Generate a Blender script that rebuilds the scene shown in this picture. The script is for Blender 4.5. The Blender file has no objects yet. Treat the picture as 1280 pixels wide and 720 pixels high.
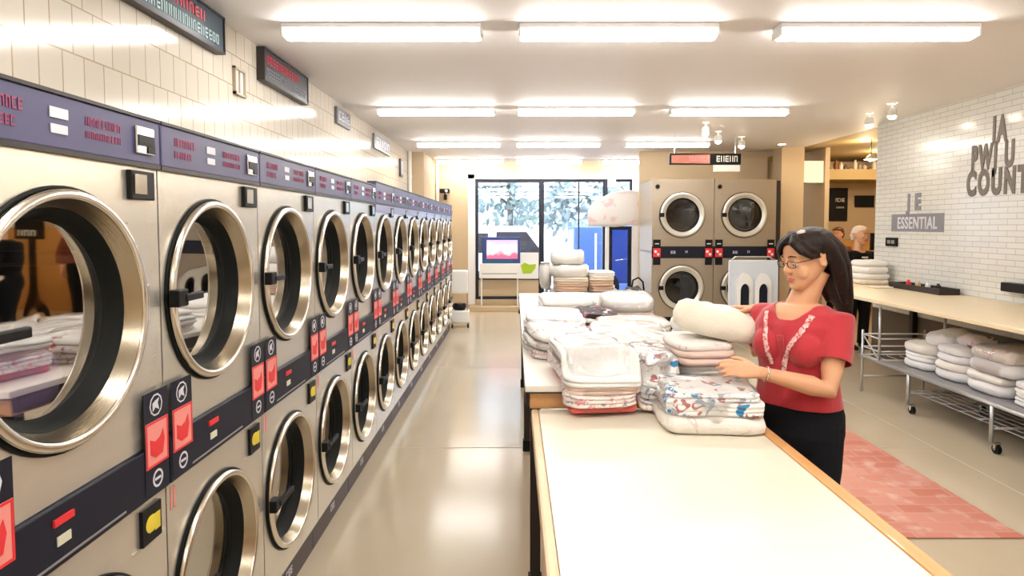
import bpy, bmesh, math, random
from mathutils import Vector, Matrix, Euler, noise
from mathutils.bvhtree import BVHTree
R = math.radians
rnd = random.Random(7)
C = bpy.context.scene.collection
scene = bpy.context.scene

# ------------------------------------------------------------------ materials
def mat(name, col, rough=.5, metal=0.0, spec=.5, bump=None, vary=None, emit=None, coat=0, sheen=0, aniso=0):
    m = bpy.data.materials.new(name); m.use_nodes = True
    nt = m.node_tree; b = nt.nodes['Principled BSDF']
    b.inputs['Base Color'].default_value = (*col, 1)
    b.inputs['Roughness'].default_value = rough
    b.inputs['Metallic'].default_value = metal
    b.inputs['Specular IOR Level'].default_value = spec
    if coat: b.inputs['Coat Weight'].default_value = coat
    if sheen:
        b.inputs['Sheen Weight'].default_value = sheen
    if emit:
        b.inputs['Emission Color'].default_value = (*emit[0], 1)
        b.inputs['Emission Strength'].default_value = emit[1]
    tc = nt.nodes.new('ShaderNodeTexCoord')
    if vary:      # (scale, second colour, stretch)
        mp = nt.nodes.new('ShaderNodeMapping'); mp.inputs['Scale'].default_value = vary[2] if len(vary) > 2 else (1, 1, 1)
        n = nt.nodes.new('ShaderNodeTexNoise'); n.inputs['Scale'].default_value = vary[0]; n.inputs['Detail'].default_value = 5
        mx = nt.nodes.new('ShaderNodeMix'); mx.data_type = 'RGBA'
        mx.inputs['A'].default_value = (*col, 1); mx.inputs['B'].default_value = (*vary[1], 1)
        nt.links.new(tc.outputs['Object'], mp.inputs['Vector']); nt.links.new(mp.outputs['Vector'], n.inputs['Vector'])
        nt.links.new(n.outputs['Fac'], mx.inputs['Factor']); nt.links.new(mx.outputs['Result'], b.inputs['Base Color'])
    if bump:      # (scale, strength, stretch)
        mp = nt.nodes.new('ShaderNodeMapping'); mp.inputs['Scale'].default_value = bump[2] if len(bump) > 2 else (1, 1, 1)
        n = nt.nodes.new('ShaderNodeTexNoise'); n.inputs['Scale'].default_value = bump[0]; n.inputs['Detail'].default_value = 4
        bp = nt.nodes.new('ShaderNodeBump'); bp.inputs['Strength'].default_value = bump[1]; bp.inputs['Distance'].default_value = .01
        nt.links.new(tc.outputs['Object'], mp.inputs['Vector']); nt.links.new(mp.outputs['Vector'], n.inputs['Vector'])
        nt.links.new(n.outputs['Fac'], bp.inputs['Height']); nt.links.new(bp.outputs['Normal'], b.inputs['Normal'])
    return m

def emissive(name, col, s):
    m = bpy.data.materials.new(name); m.use_nodes = True; nt = m.node_tree
    nt.nodes.remove(nt.nodes['Principled BSDF'])
    e = nt.nodes.new('ShaderNodeEmission'); e.inputs[0].default_value = (*col, 1); e.inputs[1].default_value = s
    nt.links.new(e.outputs[0], nt.nodes['Material Output'].inputs[0]); return m

def tile_mat(name, axis, tw, th, col1, col2, grout, rough=.12, offset=.5, mortar=.004, bumps=.3):
    """glazed wall tile, brick texture laid over the (axis, z) plane of the wall"""
    m = bpy.data.materials.new(name); m.use_nodes = True; nt = m.node_tree; b = nt.nodes['Principled BSDF']
    g = nt.nodes.new('ShaderNodeNewGeometry'); s = nt.nodes.new('ShaderNodeSeparateXYZ'); c = nt.nodes.new('ShaderNodeCombineXYZ')
    nt.links.new(g.outputs['Position'], s.inputs[0])
    nt.links.new(s.outputs[axis], c.inputs[0]); nt.links.new(s.outputs[2], c.inputs[1])
    t = nt.nodes.new('ShaderNodeTexBrick'); t.offset = offset
    t.inputs['Scale'].default_value = 1; t.inputs['Brick Width'].default_value = tw; t.inputs['Row Height'].default_value = th
    t.inputs['Mortar Size'].default_value = mortar; t.inputs['Mortar Smooth'].default_value = .2
    t.inputs['Color1'].default_value = (*col1, 1); t.inputs['Color2'].default_value = (*col2, 1); t.inputs['Mortar'].default_value = (*grout, 1)
    nt.links.new(c.outputs[0], t.inputs['Vector']); nt.links.new(t.outputs['Color'], b.inputs['Base Color'])
    inv = nt.nodes.new('ShaderNodeMath'); inv.operation = 'SUBTRACT'; inv.inputs[0].default_value = 1
    nt.links.new(t.outputs['Fac'], inv.inputs[1])
    n = nt.nodes.new('ShaderNodeTexNoise'); n.inputs['Scale'].default_value = 6
    nt.links.new(g.outputs['Position'], n.inputs['Vector'])
    ad = nt.nodes.new('ShaderNodeMath'); ad.operation = 'MULTIPLY_ADD'; ad.inputs[1].default_value = .5
    nt.links.new(n.outputs['Fac'], ad.inputs[0]); nt.links.new(inv.outputs[0], ad.inputs[2])
    bp = nt.nodes.new('ShaderNodeBump'); bp.inputs['Strength'].default_value = bumps; bp.inputs['Distance'].default_value = .003
    nt.links.new(ad.outputs[0], bp.inputs['Height']); nt.links.new(bp.outputs['Normal'], b.inputs['Normal'])
    b.inputs['Roughness'].default_value = rough
    return m

def glass_mat(name, refl, tint, rough=.02):
    m = bpy.data.materials.new(name); m.use_nodes = True; nt = m.node_tree
    nt.nodes.remove(nt.nodes['Principled BSDF'])
    a = nt.nodes.new('ShaderNodeBsdfTransparent'); a.inputs[0].default_value = (*tint, 1)
    g = nt.nodes.new('ShaderNodeBsdfGlossy'); g.inputs['Roughness'].default_value = rough; g.inputs[0].default_value = (1, 1, 1, 1)
    fr = nt.nodes.new('ShaderNodeLayerWeight'); fr.inputs[0].default_value = .3
    mr = nt.nodes.new('ShaderNodeMapRange'); mr.inputs['To Min'].default_value = refl; mr.inputs['To Max'].default_value = min(1, refl + .5)
    nt.links.new(fr.outputs['Fresnel'], mr.inputs['Value'])
    x = nt.nodes.new('ShaderNodeMixShader')
    nt.links.new(mr.outputs[0], x.inputs[0]); nt.links.new(a.outputs[0], x.inputs[1]); nt.links.new(g.outputs[0], x.inputs[2])
    nt.links.new(x.outputs[0], nt.nodes['Material Output'].inputs[0]); return m

def print_cloth(name, base, prints, scale=9, thr=.62, rough=.9):
    """pale cotton with blotchy printed motifs: prints = list of colours"""
    m = mat(name, base, rough, sheen=.2, bump=(60, .25))
    nt = m.node_tree; b = nt.nodes['Principled BSDF']
    tc = nt.nodes.new('ShaderNodeTexCoord'); prev = None
    for i, pc in enumerate(prints):
        mp = nt.nodes.new('ShaderNodeMapping'); mp.inputs['Location'].default_value = (3.1 * i + 1, 7.7 * i, 1.3 * i)
        n = nt.nodes.new('ShaderNodeTexNoise'); n.inputs['Scale'].default_value = scale * (1 + .35 * i); n.inputs['Detail'].default_value = 2.5
        n.inputs['Distortion'].default_value = .8
        rp = nt.nodes.new('ShaderNodeValToRGB'); rp.color_ramp.elements[0].position = thr; rp.color_ramp.elements[1].position = thr + .03
        mx = nt.nodes.new('ShaderNodeMix'); mx.data_type = 'RGBA'
        nt.links.new(tc.outputs['Object'], mp.inputs['Vector']); nt.links.new(mp.outputs['Vector'], n.inputs['Vector'])
        nt.links.new(n.outputs['Fac'], rp.inputs[0]); nt.links.new(rp.outputs[0], mx.inputs['Factor'])
        if prev is None: mx.inputs['A'].default_value = (*base, 1)
        else: nt.links.new(prev.outputs['Result'], mx.inputs['A'])
        mx.inputs['B'].default_value = (*pc, 1); prev = mx
    nt.links.new(prev.outputs['Result'], b.inputs['Base Color'])
    return m

M = {}
M['ceiling'] = mat('ceiling_paint', (.87, .83, .81), .6)
M['hall_paint'] = mat('hall_paint', (.46, .33, .15), .7)
M['tan_wall'] = mat('tan_wall_paint', (.58, .45, .29), .7, vary=(1.5, (.55, .42, .27)))
M['floor'] = mat('polished_concrete', (.50, .415, .30), .17, spec=.5, vary=(1.2, (.58, .50, .37)), bump=(2.2, .015))
M['white_paint'] = mat('white_trim_paint', (.85, .85, .84), .45)
M['tile_left'] = tile_mat('large_cream_tile', 1, .125, .19, (.67, .61, .52), (.71, .65, .56), (.42, .33, .22), .12, .5, .0035)
M['tile_right'] = tile_mat('white_subway_tile', 1, .21, .052, (.72, .73, .71), (.77, .775, .75), (.50, .50, .49), .16, .5, .0035)
M['steel'] = mat('brushed_steel', (.76, .73, .67), .27, .72, vary=(3, (.82, .79, .73), (1, 1, 14)), bump=(30, .03, (1, 1, 12)))
M['steel2'] = mat('beige_steel', (.42, .355, .275), .36, .65, vary=(3, (.47, .40, .31), (1, 1, 8)))
M['rim'] = mat('polished_rim', (.80, .75, .66), .22, 1.0, bump=(20, .03))
M['cone'] = mat('brushed_bezel', (.46, .40, .31), .26, 1.0, bump=(40, .05, (6, 1, 1)))
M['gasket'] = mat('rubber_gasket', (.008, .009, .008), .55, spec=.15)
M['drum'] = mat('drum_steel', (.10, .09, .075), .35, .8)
M['doorglass'] = glass_mat('dryer_door_glass', .13, (.78, .75, .70))
M['darkglass'] = glass_mat('dark_door_glass', .07, (.16, .18, .18))
M['purple'] = mat('purple_control_band', (.075, .072, .16), .4, spec=.3)
M['lavender'] = mat('lavender_band', (.30, .26, .42), .35, coat=.3)
M['navy'] = mat('dark_navy_band', (.012, .014, .026), .45, spec=.2)
M['plum'] = mat('plum_kick', (.06, .042, .05), .45)
M['black'] = mat('black_plastic', (.006, .006, .007), .45, spec=.2)
M['chrome'] = mat('chrome', (.75, .75, .75), .18, 1.0)
M['redtxt'] = mat('red_print', (.26, .03, .10), .5)
M['red'] = mat('red_sticker', (.75, .03, .04), .45)
M['pink'] = mat('pink_sticker', (.85, .30, .27), .45)
M['white'] = mat('white_plastic', (.85, .85, .83), .4)
M['lightprint'] = mat('pale_label', (.70, .70, .78), .5)
M['yellow'] = mat('yellow_print', (.75, .60, .05), .5)
M['laminate'] = mat('cream_laminate', (.76, .705, .57), .32, vary=(2.5, (.79, .735, .60)))
M['laminate2'] = mat('white_laminate', (.82, .78, .70), .32)
M['counter'] = mat('maple_counter', (.80, .66, .44), .38, vary=(2, (.85, .72, .50), (1, .15, 1)))
M['wood'] = mat('orange_wood', (.56, .27, .085), .4, vary=(9, (.68, .38, .15), (6, .6, 6)), coat=.2)
M['woodpale'] = mat('worn_pale_wood', (.62, .42, .24), .45, vary=(9, (.72, .55, .36), (6, .5, 6)))
M['dark'] = mat('dark_metal', (.03, .022, .02), .45, .3)
M['frame'] = mat('black_aluminium', (.012, .016, .028), .35, .3)
M['winglass'] = glass_mat('window_glass', .03, (.95, .97, 1.0))
M['blueglass'] = glass_mat('blue_door_glass', .05, (.38, .48, .72))
M['alu'] = mat('galvanised_steel', (.55, .56, .58), .35, .85)
M['mesh'] = mat('dull_shelf_steel', (.42, .42, .44), .45, .7)
M['light'] = emissive('fluorescent_diffuser', (1.0, .965, .915), 28.0)
M['spot'] = emissive('warm_lamp', (1.0, .84, .62), 60.0)
M['screen'] = None
W_ = (.86, .84, .82)
M['cloth_white'] = mat('white_cotton', (.83, .81, .78), .9, sheen=.2, bump=(50, .3))
M['cloth_cool'] = mat('cool_white_cotton', (.82, .83, .87), .9, sheen=.2, bump=(50, .3))
M['cloth_cream'] = mat('cream_fleece', (.84, .79, .66), .95, sheen=.4, bump=(60, .25))
M['cloth_pink'] = mat('pale_pink_cotton', (.80, .60, .52), .9, sheen=.2, bump=(60, .3))
M['cloth_tan'] = mat('tan_towel', (.66, .46, .33), .95, sheen=.3, bump=(120, .5))
M['cloth_ltan'] = mat('light_beige_towel', (.78, .68, .56), .95, sheen=.3, bump=(120, .5))
M['cloth_coral'] = mat('coral_cotton', (.80, .13, .11), .85, sheen=.2, bump=(60, .2))
M['cloth_floral'] = print_cloth('floral_cotton', (.84, .78, .74), [(.72, .32, .34), (.42, .30, .36), (.78, .60, .55)], 24, .60)
M['cloth_redprint'] = print_cloth('red_print_cotton', (.84, .81, .76), [(.72, .10, .12), (.30, .14, .16)], 15, .64)
M['cloth_blue'] = print_cloth('blue_print_cotton', (.80, .81, .84), [(.26, .33, .50), (.06, .20, .38), (.45, .16, .22)], 13, .58)
M['cloth_bluespot'] = print_cloth('blue_motif_cotton', (.83, .81, .79), [(.03, .20, .40), (.42, .45, .52), (.42, .16, .15)], 12, .60)
M['cloth_black'] = print_cloth('black_magenta_cotton', (.03, .015, .02), [(.55, .08, .20), (.75, .68, .68)], 11, .60)
M['cloth_purple'] = mat('purple_cotton', (.30, .22, .62), .9, sheen=.3)
M['cloth_pinkprint'] = print_cloth('faint_pink_print_cotton', (.85, .80, .75), [(.80, .50, .47), (.74, .64, .63)], 15, .63)
# clear plastic
M['plastic'] = glass_mat('clear_plastic_wrap', .035, (.985, .98, .975), .12)
M['skin'] = mat('skin', (.72, .40, .235), .5, spec=.4, vary=(7, (.66, .34, .19)))
M['skin'].node_tree.nodes['Principled BSDF'].inputs['Subsurface Weight'].default_value = .12
M['skin'].node_tree.nodes['Principled BSDF'].inputs['Subsurface Radius'].default_value = (.02, .008, .004)
M['lip'] = mat('lips', (.50, .14, .12), .4)
M['hair'] = mat('dark_brown_hair', (.008, .0045, .004), .42, spec=.25, vary=(30, (.022, .009, .006), (4, 4, .3)), bump=(60, .5, (3, 3, .25)))
M['blouse'] = mat('red_blouse_cotton', (.47, .022, .035), .8, sheen=.3, bump=(14, .35))
M['lace'] = print_cloth('pink_white_lace', (.80, .42, .38), [(.60, .06, .08), (.88, .74, .70)], 60, .53)
M['trousers'] = mat('black_trousers', (.006, .007, .010), .9, spec=.2, bump=(18, .4))
M['blackshirt'] = mat('black_shirt', (.006, .006, .007), .9, spec=.2, bump=(18, .3))
M['eye'] = mat('eye', (.75, .73, .70), .2); M['iris'] = mat('iris', (.02, .01, .008), .15)

# ------------------------------------------------------------------ mesh helpers
class MB:
    def __init__(s): s.bm = bmesh.new(); s.mi = 0
    def _faces(s, fs):
        for f in fs: f.material_index = s.mi
    def box(s, a, b):
        x0, y0, z0 = a; x1, y1, z1 = b
        v = [s.bm.verts.new(p) for p in ((x0,y0,z0),(x1,y0,z0),(x1,y1,z0),(x0,y1,z0),(x0,y0,z1),(x1,y0,z1),(x1,y1,z1),(x0,y1,z1))]
        s._faces([s.bm.faces.new([v[i] for i in q]) for q in ((0,3,2,1),(4,5,6,7),(0,1,5,4),(1,2,6,5),(2,3,7,6),(3,0,4,7))])
        return s
    def loft(s, rings, cap=True, closed=False):
        vr = [[s.bm.verts.new(p) for p in r] for r in rings]
        n = len(vr[0]); fs = []
        for i in range(len(vr) - (0 if closed else 1)):
            a, b = vr[i], vr[(i + 1) % len(vr)]
            for k in range(n): fs.append(s.bm.faces.new((a[k], a[(k+1)%n], b[(k+1)%n], b[k])))
        if cap and not closed:
            fs.append(s.bm.faces.new(vr[0][::-1])); fs.append(s.bm.faces.new(vr[-1]))
        s._faces(fs); return s
    def tube(s, pts, rad, n=12, cap=True, flat=None):
        """tube through pts; rad = number, list of numbers or list of (r_side, r_up)"""
        pts = [Vector(p) for p in pts]; rings = []
        if not isinstance(rad, (list, tuple)): rad = [rad] * len(pts)
        t0 = (pts[1] - pts[0]).normalized()
        up = Vector((0, 0, 1)) if abs(t0.z) < .9 else Vector((0, 1, 0))
        if flat: up = Vector(flat)
        for i, p in enumerate(pts):
            if i == 0: t = pts[1] - pts[0]
            elif i == len(pts) - 1: t = pts[-1] - pts[-2]
            else: t = (pts[i+1] - p).normalized() + (p - pts[i-1]).normalized()
            t.normalize()
            side = t.cross(up)
            if side.length < 1e-4: side = Vector((1, 0, 0))
            side.normalize(); u2 = side.cross(t).normalized()
            if not flat: up = u2
            r = rad[i]; ra, rb = (r if isinstance(r, (list, tuple)) else (r, r))
            rings.append([p + side * ra * math.cos(2*math.pi*k/n) + u2 * rb * math.sin(2*math.pi*k/n) for k in range(n)])
        return s.loft(rings, cap)
    def cyl(s, p, q, r, n=16): return s.tube([p, q], r, n)
    def lathe(s, prof, origin=(0,0,0), axis='x', n=48, closed=False, cap=False):
        """prof = list of (axial, radius)"""
        o = Vector(origin); rings = []
        for a, r in prof:
            ring = []
            for k in range(n):
                t = 2*math.pi*k/n; c, d = r*math.cos(t), r*math.sin(t)
                ring.append(o + (Vector((a, c, d)) if axis == 'x' else Vector((c, a, d)) if axis == 'y' else Vector((c, d, a))))
            rings.append(ring)
        return s.loft(rings, cap, closed)
    def ball(s, c, r, n=16, rot=None):
        """ellipsoid; r number or (rx, ry, rz)"""
        if not isinstance(r, (list, tuple)): r = (r, r, r)
        c = Vector(c); rings = []
        for i in range(1, n):
            ph = math.pi*i/n - math.pi/2; ring = []
            for k in range(2*n):
                t = 2*math.pi*k/(2*n)
                v = Vector((r[0]*math.cos(ph)*math.cos(t), r[1]*math.cos(ph)*math.sin(t), r[2]*math.sin(ph)))
                if rot: v = rot @ v
                ring.append(c + v)
            rings.append(ring)
        return s.loft(rings, True)
    def poly_prism(s, pts, axis, a0, a1):
        """pts 2D outline extruded along axis 'x','y' or 'z'"""
        def P(u, v, a): return (a, u, v) if axis == 'x' else (u, a, v) if axis == 'y' else (u, v, a)
        return s.loft([[Vector(P(u, v, a0)) for u, v in pts], [Vector(P(u, v, a1)) for u, v in pts]])
    def mesh(s, name, mats, smooth=False):
        bmesh.ops.recalc_face_normals(s.bm, faces=s.bm.faces)
        me = bpy.data.meshes.new(name); s.bm.to_mesh(me); s.bm.free()
        for m in (mats if isinstance(mats, (list, tuple)) else [mats]): me.materials.append(m)
        if smooth:
            for p in me.polygons: p.use_smooth = True
        return me
    def build(s, name, mats, parent=None, loc=(0,0,0), smooth=False, bevel=0, auto=None):
        o = bpy.data.objects.new(name, s.mesh(name, mats, smooth or auto is not None)); C.objects.link(o)
        o.location = loc; o.parent = parent
        if bevel:
            md = o.modifiers.new('bevel', 'BEVEL'); md.width = bevel; md.segments = 2; md.limit_method = 'ANGLE'
            md.harden_normals = False
        if auto is not None:
            sharp_edges(o.data, R(auto))
        return o
def sharp_edges(me, ang):
    bm = bmesh.new(); bm.from_mesh(me)
    for e in bm.edges:
        if len(e.link_faces) == 2 and e.calc_face_angle(0) > ang: e.smooth = False
    bm.to_mesh(me); bm.free()

def thing(name, label, cat, loc=(0,0,0), rotz=0, group=None):
    o = bpy.data.objects.new(name, None); C.objects.link(o); o.empty_display_size = .1
    o.location = loc; o.rotation_euler = (0, 0, rotz)
    o['label'] = label; o['category'] = cat; o['kind'] = 'thing'
    if group: o['group'] = group
    return o
def tag(o, label, cat, group=None, kind='thing'):
    o['label'] = label; o['category'] = cat; o['kind'] = kind
    if group: o['group'] = group
    return o
def struct(o, label=None, cat=None):
    o['kind'] = 'structure'
    if label: o['label'] = label
    if cat: o['category'] = cat
    return o
def kids(o): return [c for c in bpy.data.objects if c.parent == o]
def copy_tree(o, parent=None):
    c = o.copy(); C.objects.link(c); c.parent = parent
    for ch in kids(o): copy_tree(ch, c)
    return c

# ------------------------------------------------------------------ camera
HC = 1.6; F = 800.0
cd = bpy.data.cameras.new('camera'); cam = bpy.data.objects.new('camera', cd); C.objects.link(cam)
cam.location = (0, 0, HC); cam.rotation_euler = (R(90 - 2.95), 0, 0)
cd.sensor_width = 36; cd.lens = F / 1280 * 36
cd.shift_x = -3 / 1280; cd.shift_y = -36 / 1280; cd.clip_start = .02; cd.clip_end = 200
scene.camera = cam
XL, XR, YB, YF, ZC = -1.74, 4.36, -3.0, 12.2, 2.82
YR = 7.75            # far end of the right tiled wall
def px(x, y, d):     # photo pixel at a distance from the lens -> point of the room
    return Vector(((x - 643) * d / F, d, HC - (y - 283) * d / F))

# ------------------------------------------------------------------ room shell
def sbox(name, a, b, m, label, cat):
    return struct(MB().box(a, b).build(name, m), label, cat)
sbox('floor', (XL-.3, YB-.2, -.1), (8.2, YF+.1, 0), M['floor'], 'polished beige concrete floor of the laundromat', 'floor')
sbox('ceiling', (XL-.3, YB-.2, ZC), (XR+.12, YF+.1, ZC+.1), M['ceiling'], 'smooth off-white painted ceiling over the laundry room', 'ceiling')
sbox('ceiling_hall', (XR+.121, YR-.2, ZC), (8.2, YF+.1, ZC+.1), M['hall_paint'], 'brown painted ceiling over the side hall', 'ceiling')
sbox('wall_left', (XL-.2, YB-.2, 0), (XL, YF+.1, ZC), M['tile_left'], 'glossy cream tiled wall behind the long dryer row', 'wall')
sbox('wall_right', (XR, YB-.2, 0), (XR+.12, YR, ZC), M['tile_right'], 'white subway tiled wall behind the long counter', 'wall')
sbox('wall_back', (XL, YB-.2, 0), (XR, YB, ZC), M['tan_wall'], 'plain tan wall behind the viewer', 'wall')
sbox('wall_hall', (XR+.121, YR-.12, 0), (8.2, YR, ZC), M['hall_paint'], 'brown wall on the near side of the hall', 'wall')
sbox('wall_hall_right', (8.1, YR+.01, 0), (8.2, YF, ZC), M['hall_paint'], 'brown end wall of the side hall', 'wall')
# far wall with the window and door opening: x -.73..2.42, z .2..2.48
WX0, WX1, WZ0, WZ1 = -.745, 2.44, .20, 2.49
wf = MB()
wf.box((XL, YF, 0), (WX0, YF+.25, ZC)); wf.box((WX1, YF, 0), (8.1, YF+.25, ZC))
wf.box((WX0, YF, WZ1), (WX1, YF+.25, ZC)); wf.box((WX0, YF, 0), (1.78, YF+.25, WZ0))
struct(wf.build('wall_front', M['tan_wall']), 'tan painted wall around the street window', 'wall')
ledge = MB().box((WX0-.1, YF-.32, 0), (1.7, YF, .10)); struct(ledge.build('trim_1', M['tan_wall'], bevel=.01), 'low tan ledge under the street window', 'trim')
cs = MB(); cs.box((WX0-.14, YF-.02, .1), (WX0, YF+.02, WZ1+.1)); cs.box((WX0-.14, YF-.02, WZ1), (WX1+.1, YF+.02, WZ1+.1))
cs.box((WX1-.2, YF-.05, 0), (WX1+.08, YF+.04, WZ1+.02)); cs.box((1.80-.07, YF-.04, 0), (1.80, YF+.04, 1.62))
struct(cs.build('trim_2', M['white_paint'], bevel=.008), 'white casing around the street window and door', 'trim')
# window 1 (left bay with lower panel), window 2
def frame(mb, x0, x1, z0, z1, t=.055, y=YF+.03, dy=.06):
    mb.box((x0, y, z0), (x0+t, y+dy, z1)); mb.box((x1-t, y, z0), (x1, y+dy, z1))
    mb.box((x0+t, y, z1-t), (x1-t, y+dy, z1)); mb.box((x0+t, y, z0), (x1-t, y+dy, z0+t))
w1 = thing('window_1', 'black-framed street window, left bay with beige lower panel', 'window', (0, 0, 0)); w1['kind'] = 'structure'
f1 = MB(); frame(f1, WX0+.002, .52, WZ0+.002, WZ1-.002); f1.box((WX0+.057, YF+.03, .575), (.465, YF+.09, .635)); f1.build('window_frame', M['frame'], w1, bevel=.004)
MB().box((WX0+.057, YF+.05, WZ0+.057), (.465, YF+.07, .575)).build('lower_panel', M['tan_wall'], w1)
MB().box((WX0+.057, YF+.055, .635), (.465, YF+.061, WZ1-.057)).build('pane', M['winglass'], w1)
w2 = thing('window_2', 'black-framed street window bay right of the mullion', 'window'); w2['kind'] = 'structure'
f2 = MB(); frame(f2, .521, 1.73, WZ0+.002, WZ1-.002, t=.045); f2.box((1.215, YF+.035, WZ0+.05), (1.24, YF+.08, WZ1-.05)); f2.build('window_frame', M['frame'], w2, bevel=.004)
MB().box((.566, YF+.055, WZ0+.047), (1.214, YF+.061, WZ1-.047)).build('pane', M['winglass'], w2)
MB().box((1.241, YF+.055, WZ0+.047), (1.684, YF+.061, WZ1-.047)).build('pane', M['winglass'], w2)
d1 = thing('door_1', 'blue-tinted glass street door in a black frame', 'door'); d1['kind'] = 'structure'
f3 = MB(); frame(f3, 1.80, 2.24, .01, 1.60, t=.07); f3.build('door_frame', M['frame'], d1, bevel=.004)
MB().box((1.87, YF+.055, .08), (2.17, YF+.062, 1.53)).build('pane', M['blueglass'], d1)
hb = MB(); hb.tube([(1.93, YF+.0, .95), (1.93, YF-.04, .95), (2.14, YF-.04, .98), (2.14, YF+.0, .98)], .012); hb.build('push_bar', M['chrome'], d1, smooth=True)
f4 = MB(); frame(f4, 1.735, 2.24, 1.62, WZ1-.002, t=.04); 
w3 = thing('window_3', 'fanlight window above the glass street door', 'window'); w3['kind'] = 'structure'
f4.build('window_frame', M['frame'], w3)
MB().box((1.775, YF+.055, 1.66), (2.20, YF+.061, WZ1-.042)).build('pane', M['winglass'], w3)
# left corner pier, pipes, hall pier and recess
sbox('wall_pier_left', (XL, 10.6, 0), (XL+.25, YF, ZC), M['tan_wall'], 'tan pier in the far left corner', 'wall')
for i, (x, y) in enumerate(((XL+.035, 10.50), (XL+.285, 12.12))):
    p = MB().cyl((x, y, 0), (x, y, ZC), .03, 16)
    for z in (.6, 1.5, 2.4): p.cyl((x, y, z), (x, y, z+.03), .038, 16)
    tag(p.build('white_pipe', M['white'], auto=40), ['white vertical pipe where the left tiles end', 'white vertical pipe beside the tan pier in the corner'][i], 'pipe', 'white pipes in the far left corner')
sbox('wall_pier_right', (4.15, 10.0, 0), (4.5, 10.35, ZC), M['tan_wall'], 'tan square pier right of the facing dryers', 'wall')
sbox('wall_partition', (4.83, 10.0, 0), (4.9, YF, ZC), M['tan_wall'], 'tan thin partition edge beside the hall', 'wall')
sbox('trim_3', (4.5, 10.05, 2.28), (4.83, 10.35, 2.62), M['white_paint'], 'pale boxed bulkhead between pier and partition', 'trim')
sbox('wall_recess', (4.5, 11.0, 0), (4.83, 11.1, ZC), M['hall_paint'], 'shaded recess wall behind the pier', 'wall')
sbox('trim_4', (4.9, 11.3, 2.42), (8.1, YF, 2.60), M['hall_paint'], 'brown fascia shelf across the hall', 'trim')
for i, (xx) in enumerate((1.9, 3.03)):
    sbox('trim_%d' % (5+i), (xx, YB+.01, .0005), (xx+.008, YF-.4, .0012), mat('floor_joint%d' % i, (.60, .55, .45), .4), 'pale joint line running down the concrete floor, ' + ('inner' if i == 0 else 'by the rack'), 'trim')
for i, yy in enumerate((2.5, 4.55, 7.2)):
    sbox('trim_%d' % (7+i), (-.9, yy, .0013), (3.3, yy+.007, .002), mat('floor_cross_joint%d' % i, (.54, .48, .37), .4), 'faint joint line across the concrete floor, ' + ('nearest', 'middle', 'farthest')[i], 'trim')

# ------------------------------------------------------------------ fluorescent ceiling fittings
def make_fixture():
    t = thing('ceiling_light', '', 'ceiling light', (0,0,0), 0, 'fluorescent ceiling lights')
    h = MB(); h.box((-.60, -.07, -.03), (.60, .07, 0)); h.box((-.605, -.065, -.075), (-.59, .065, -.03)); h.box((.59, -.065, -.075), (.605, .065, -.03))
    h.build('housing', M['white'], t, bevel=.004)
    pr = [(-.062, -.031), (-.06, -.055), (-.045, -.078), (0, -.084), (.045, -.078), (.06, -.055), (.062, -.031)]
    MB().poly_prism(pr, 'x', -.585, .585).build('diffuser', M['light'], t, auto=50)
    return t
fx = make_fixture()
rows = [(3.97, 'nearest row'), (6.65, 'second row from the viewer'), (9.3, 'third row from the viewer'), (11.8, 'farthest row, by the street window'), (1.31, 'row overhead out of frame'), (-1.35, 'row behind the viewer')]
cols = [(-.80, 'left'), (.63, 'middle'), (2.2, 'right')]
first = True
for y, rl in rows:
    for x, cl in cols:
        o = fx if first else copy_tree(fx); first = False
        o.location = (x, y, ZC - .001)
        o['label'] = 'glowing fluorescent ceiling light, %s one in the %s' % (cl, rl)

# spot lamps
def spot(p, label, kind='recessed'):
    if kind == 'recessed':
        t = thing('recessed_spotlight', label, 'spotlight', p, 0, 'round ceiling spotlights')
        MB().lathe([(0, .075), (-.012, .075), (-.012, .055), (0, .055)], axis='z', n=24, closed=True).build('trim_ring', M['white'], t, smooth=True)
        MB().lathe([(-.003, .054), (-.010, .050), (-.014, .02)], axis='z', n=24, cap=True).build('lamp', M['spot'], t, smooth=True)
    else:
        t = thing('track_spotlight', label, 'spotlight', p, 0, 'round ceiling spotlights')
        MB().lathe([(0, .035), (-.01, .035), (-.012, .008), (-.05, .008)], axis='z', n=16, cap=True).build('mount', M['white'], t, auto=40)
        MB().lathe([(-.05, .03), (-.07, .042), (-.13, .045), (-.13, .036), (-.10, .03)], axis='z', n=20).build('lamp_head', M['white'], t, auto=50)
        MB().ball((0, 0, -.135), (.036, .036, .026), 8).build('lamp', M['spot'], t, smooth=True)
    return t
spot((3.83, 6.97, ZC), 'round ceiling spotlight near the right tiled wall, farther of the pair', 'track')
spot((3.75, 6.42, ZC), 'round ceiling spotlight near the right tiled wall, nearer of the pair', 'track')
spot((3.97, 9.57, ZC), 'round recessed spotlight above the facing dryers, left of the pier')
spot((4.0, 10.9, ZC), 'small recessed spotlight farthest back beside the pier')
spot((3.1, 8.8, ZC), 'track spotlight right of the hanging sign', 'track')
spot((2.62, 8.3, ZC), 'track spotlight above the hanging sign', 'track')
spot((2.25, 7.6, ZC), 'track spotlight between the right ceiling lights and the hanging sign', 'track')
spot((5.0, 9.2, ZC), 'round recessed spotlight in the brown hall ceiling')
pl = thing('pendant_lamp', 'glowing pendant lamp beside the end of the tiled wall', 'lamp', (4.98, 9.0, ZC))
MB().cyl((0,0,-.22), (0,0,0), .006, 8).build('cord', M['black'], pl)
MB().lathe([(-.22, .02), (-.24, .05), (-.29, .09)], axis='z', n=24).build('shade', M['white'], pl, smooth=True)
MB().ball((0,0,-.275), .04, 10).build('bulb', M['spot'], pl, smooth=True)

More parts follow.
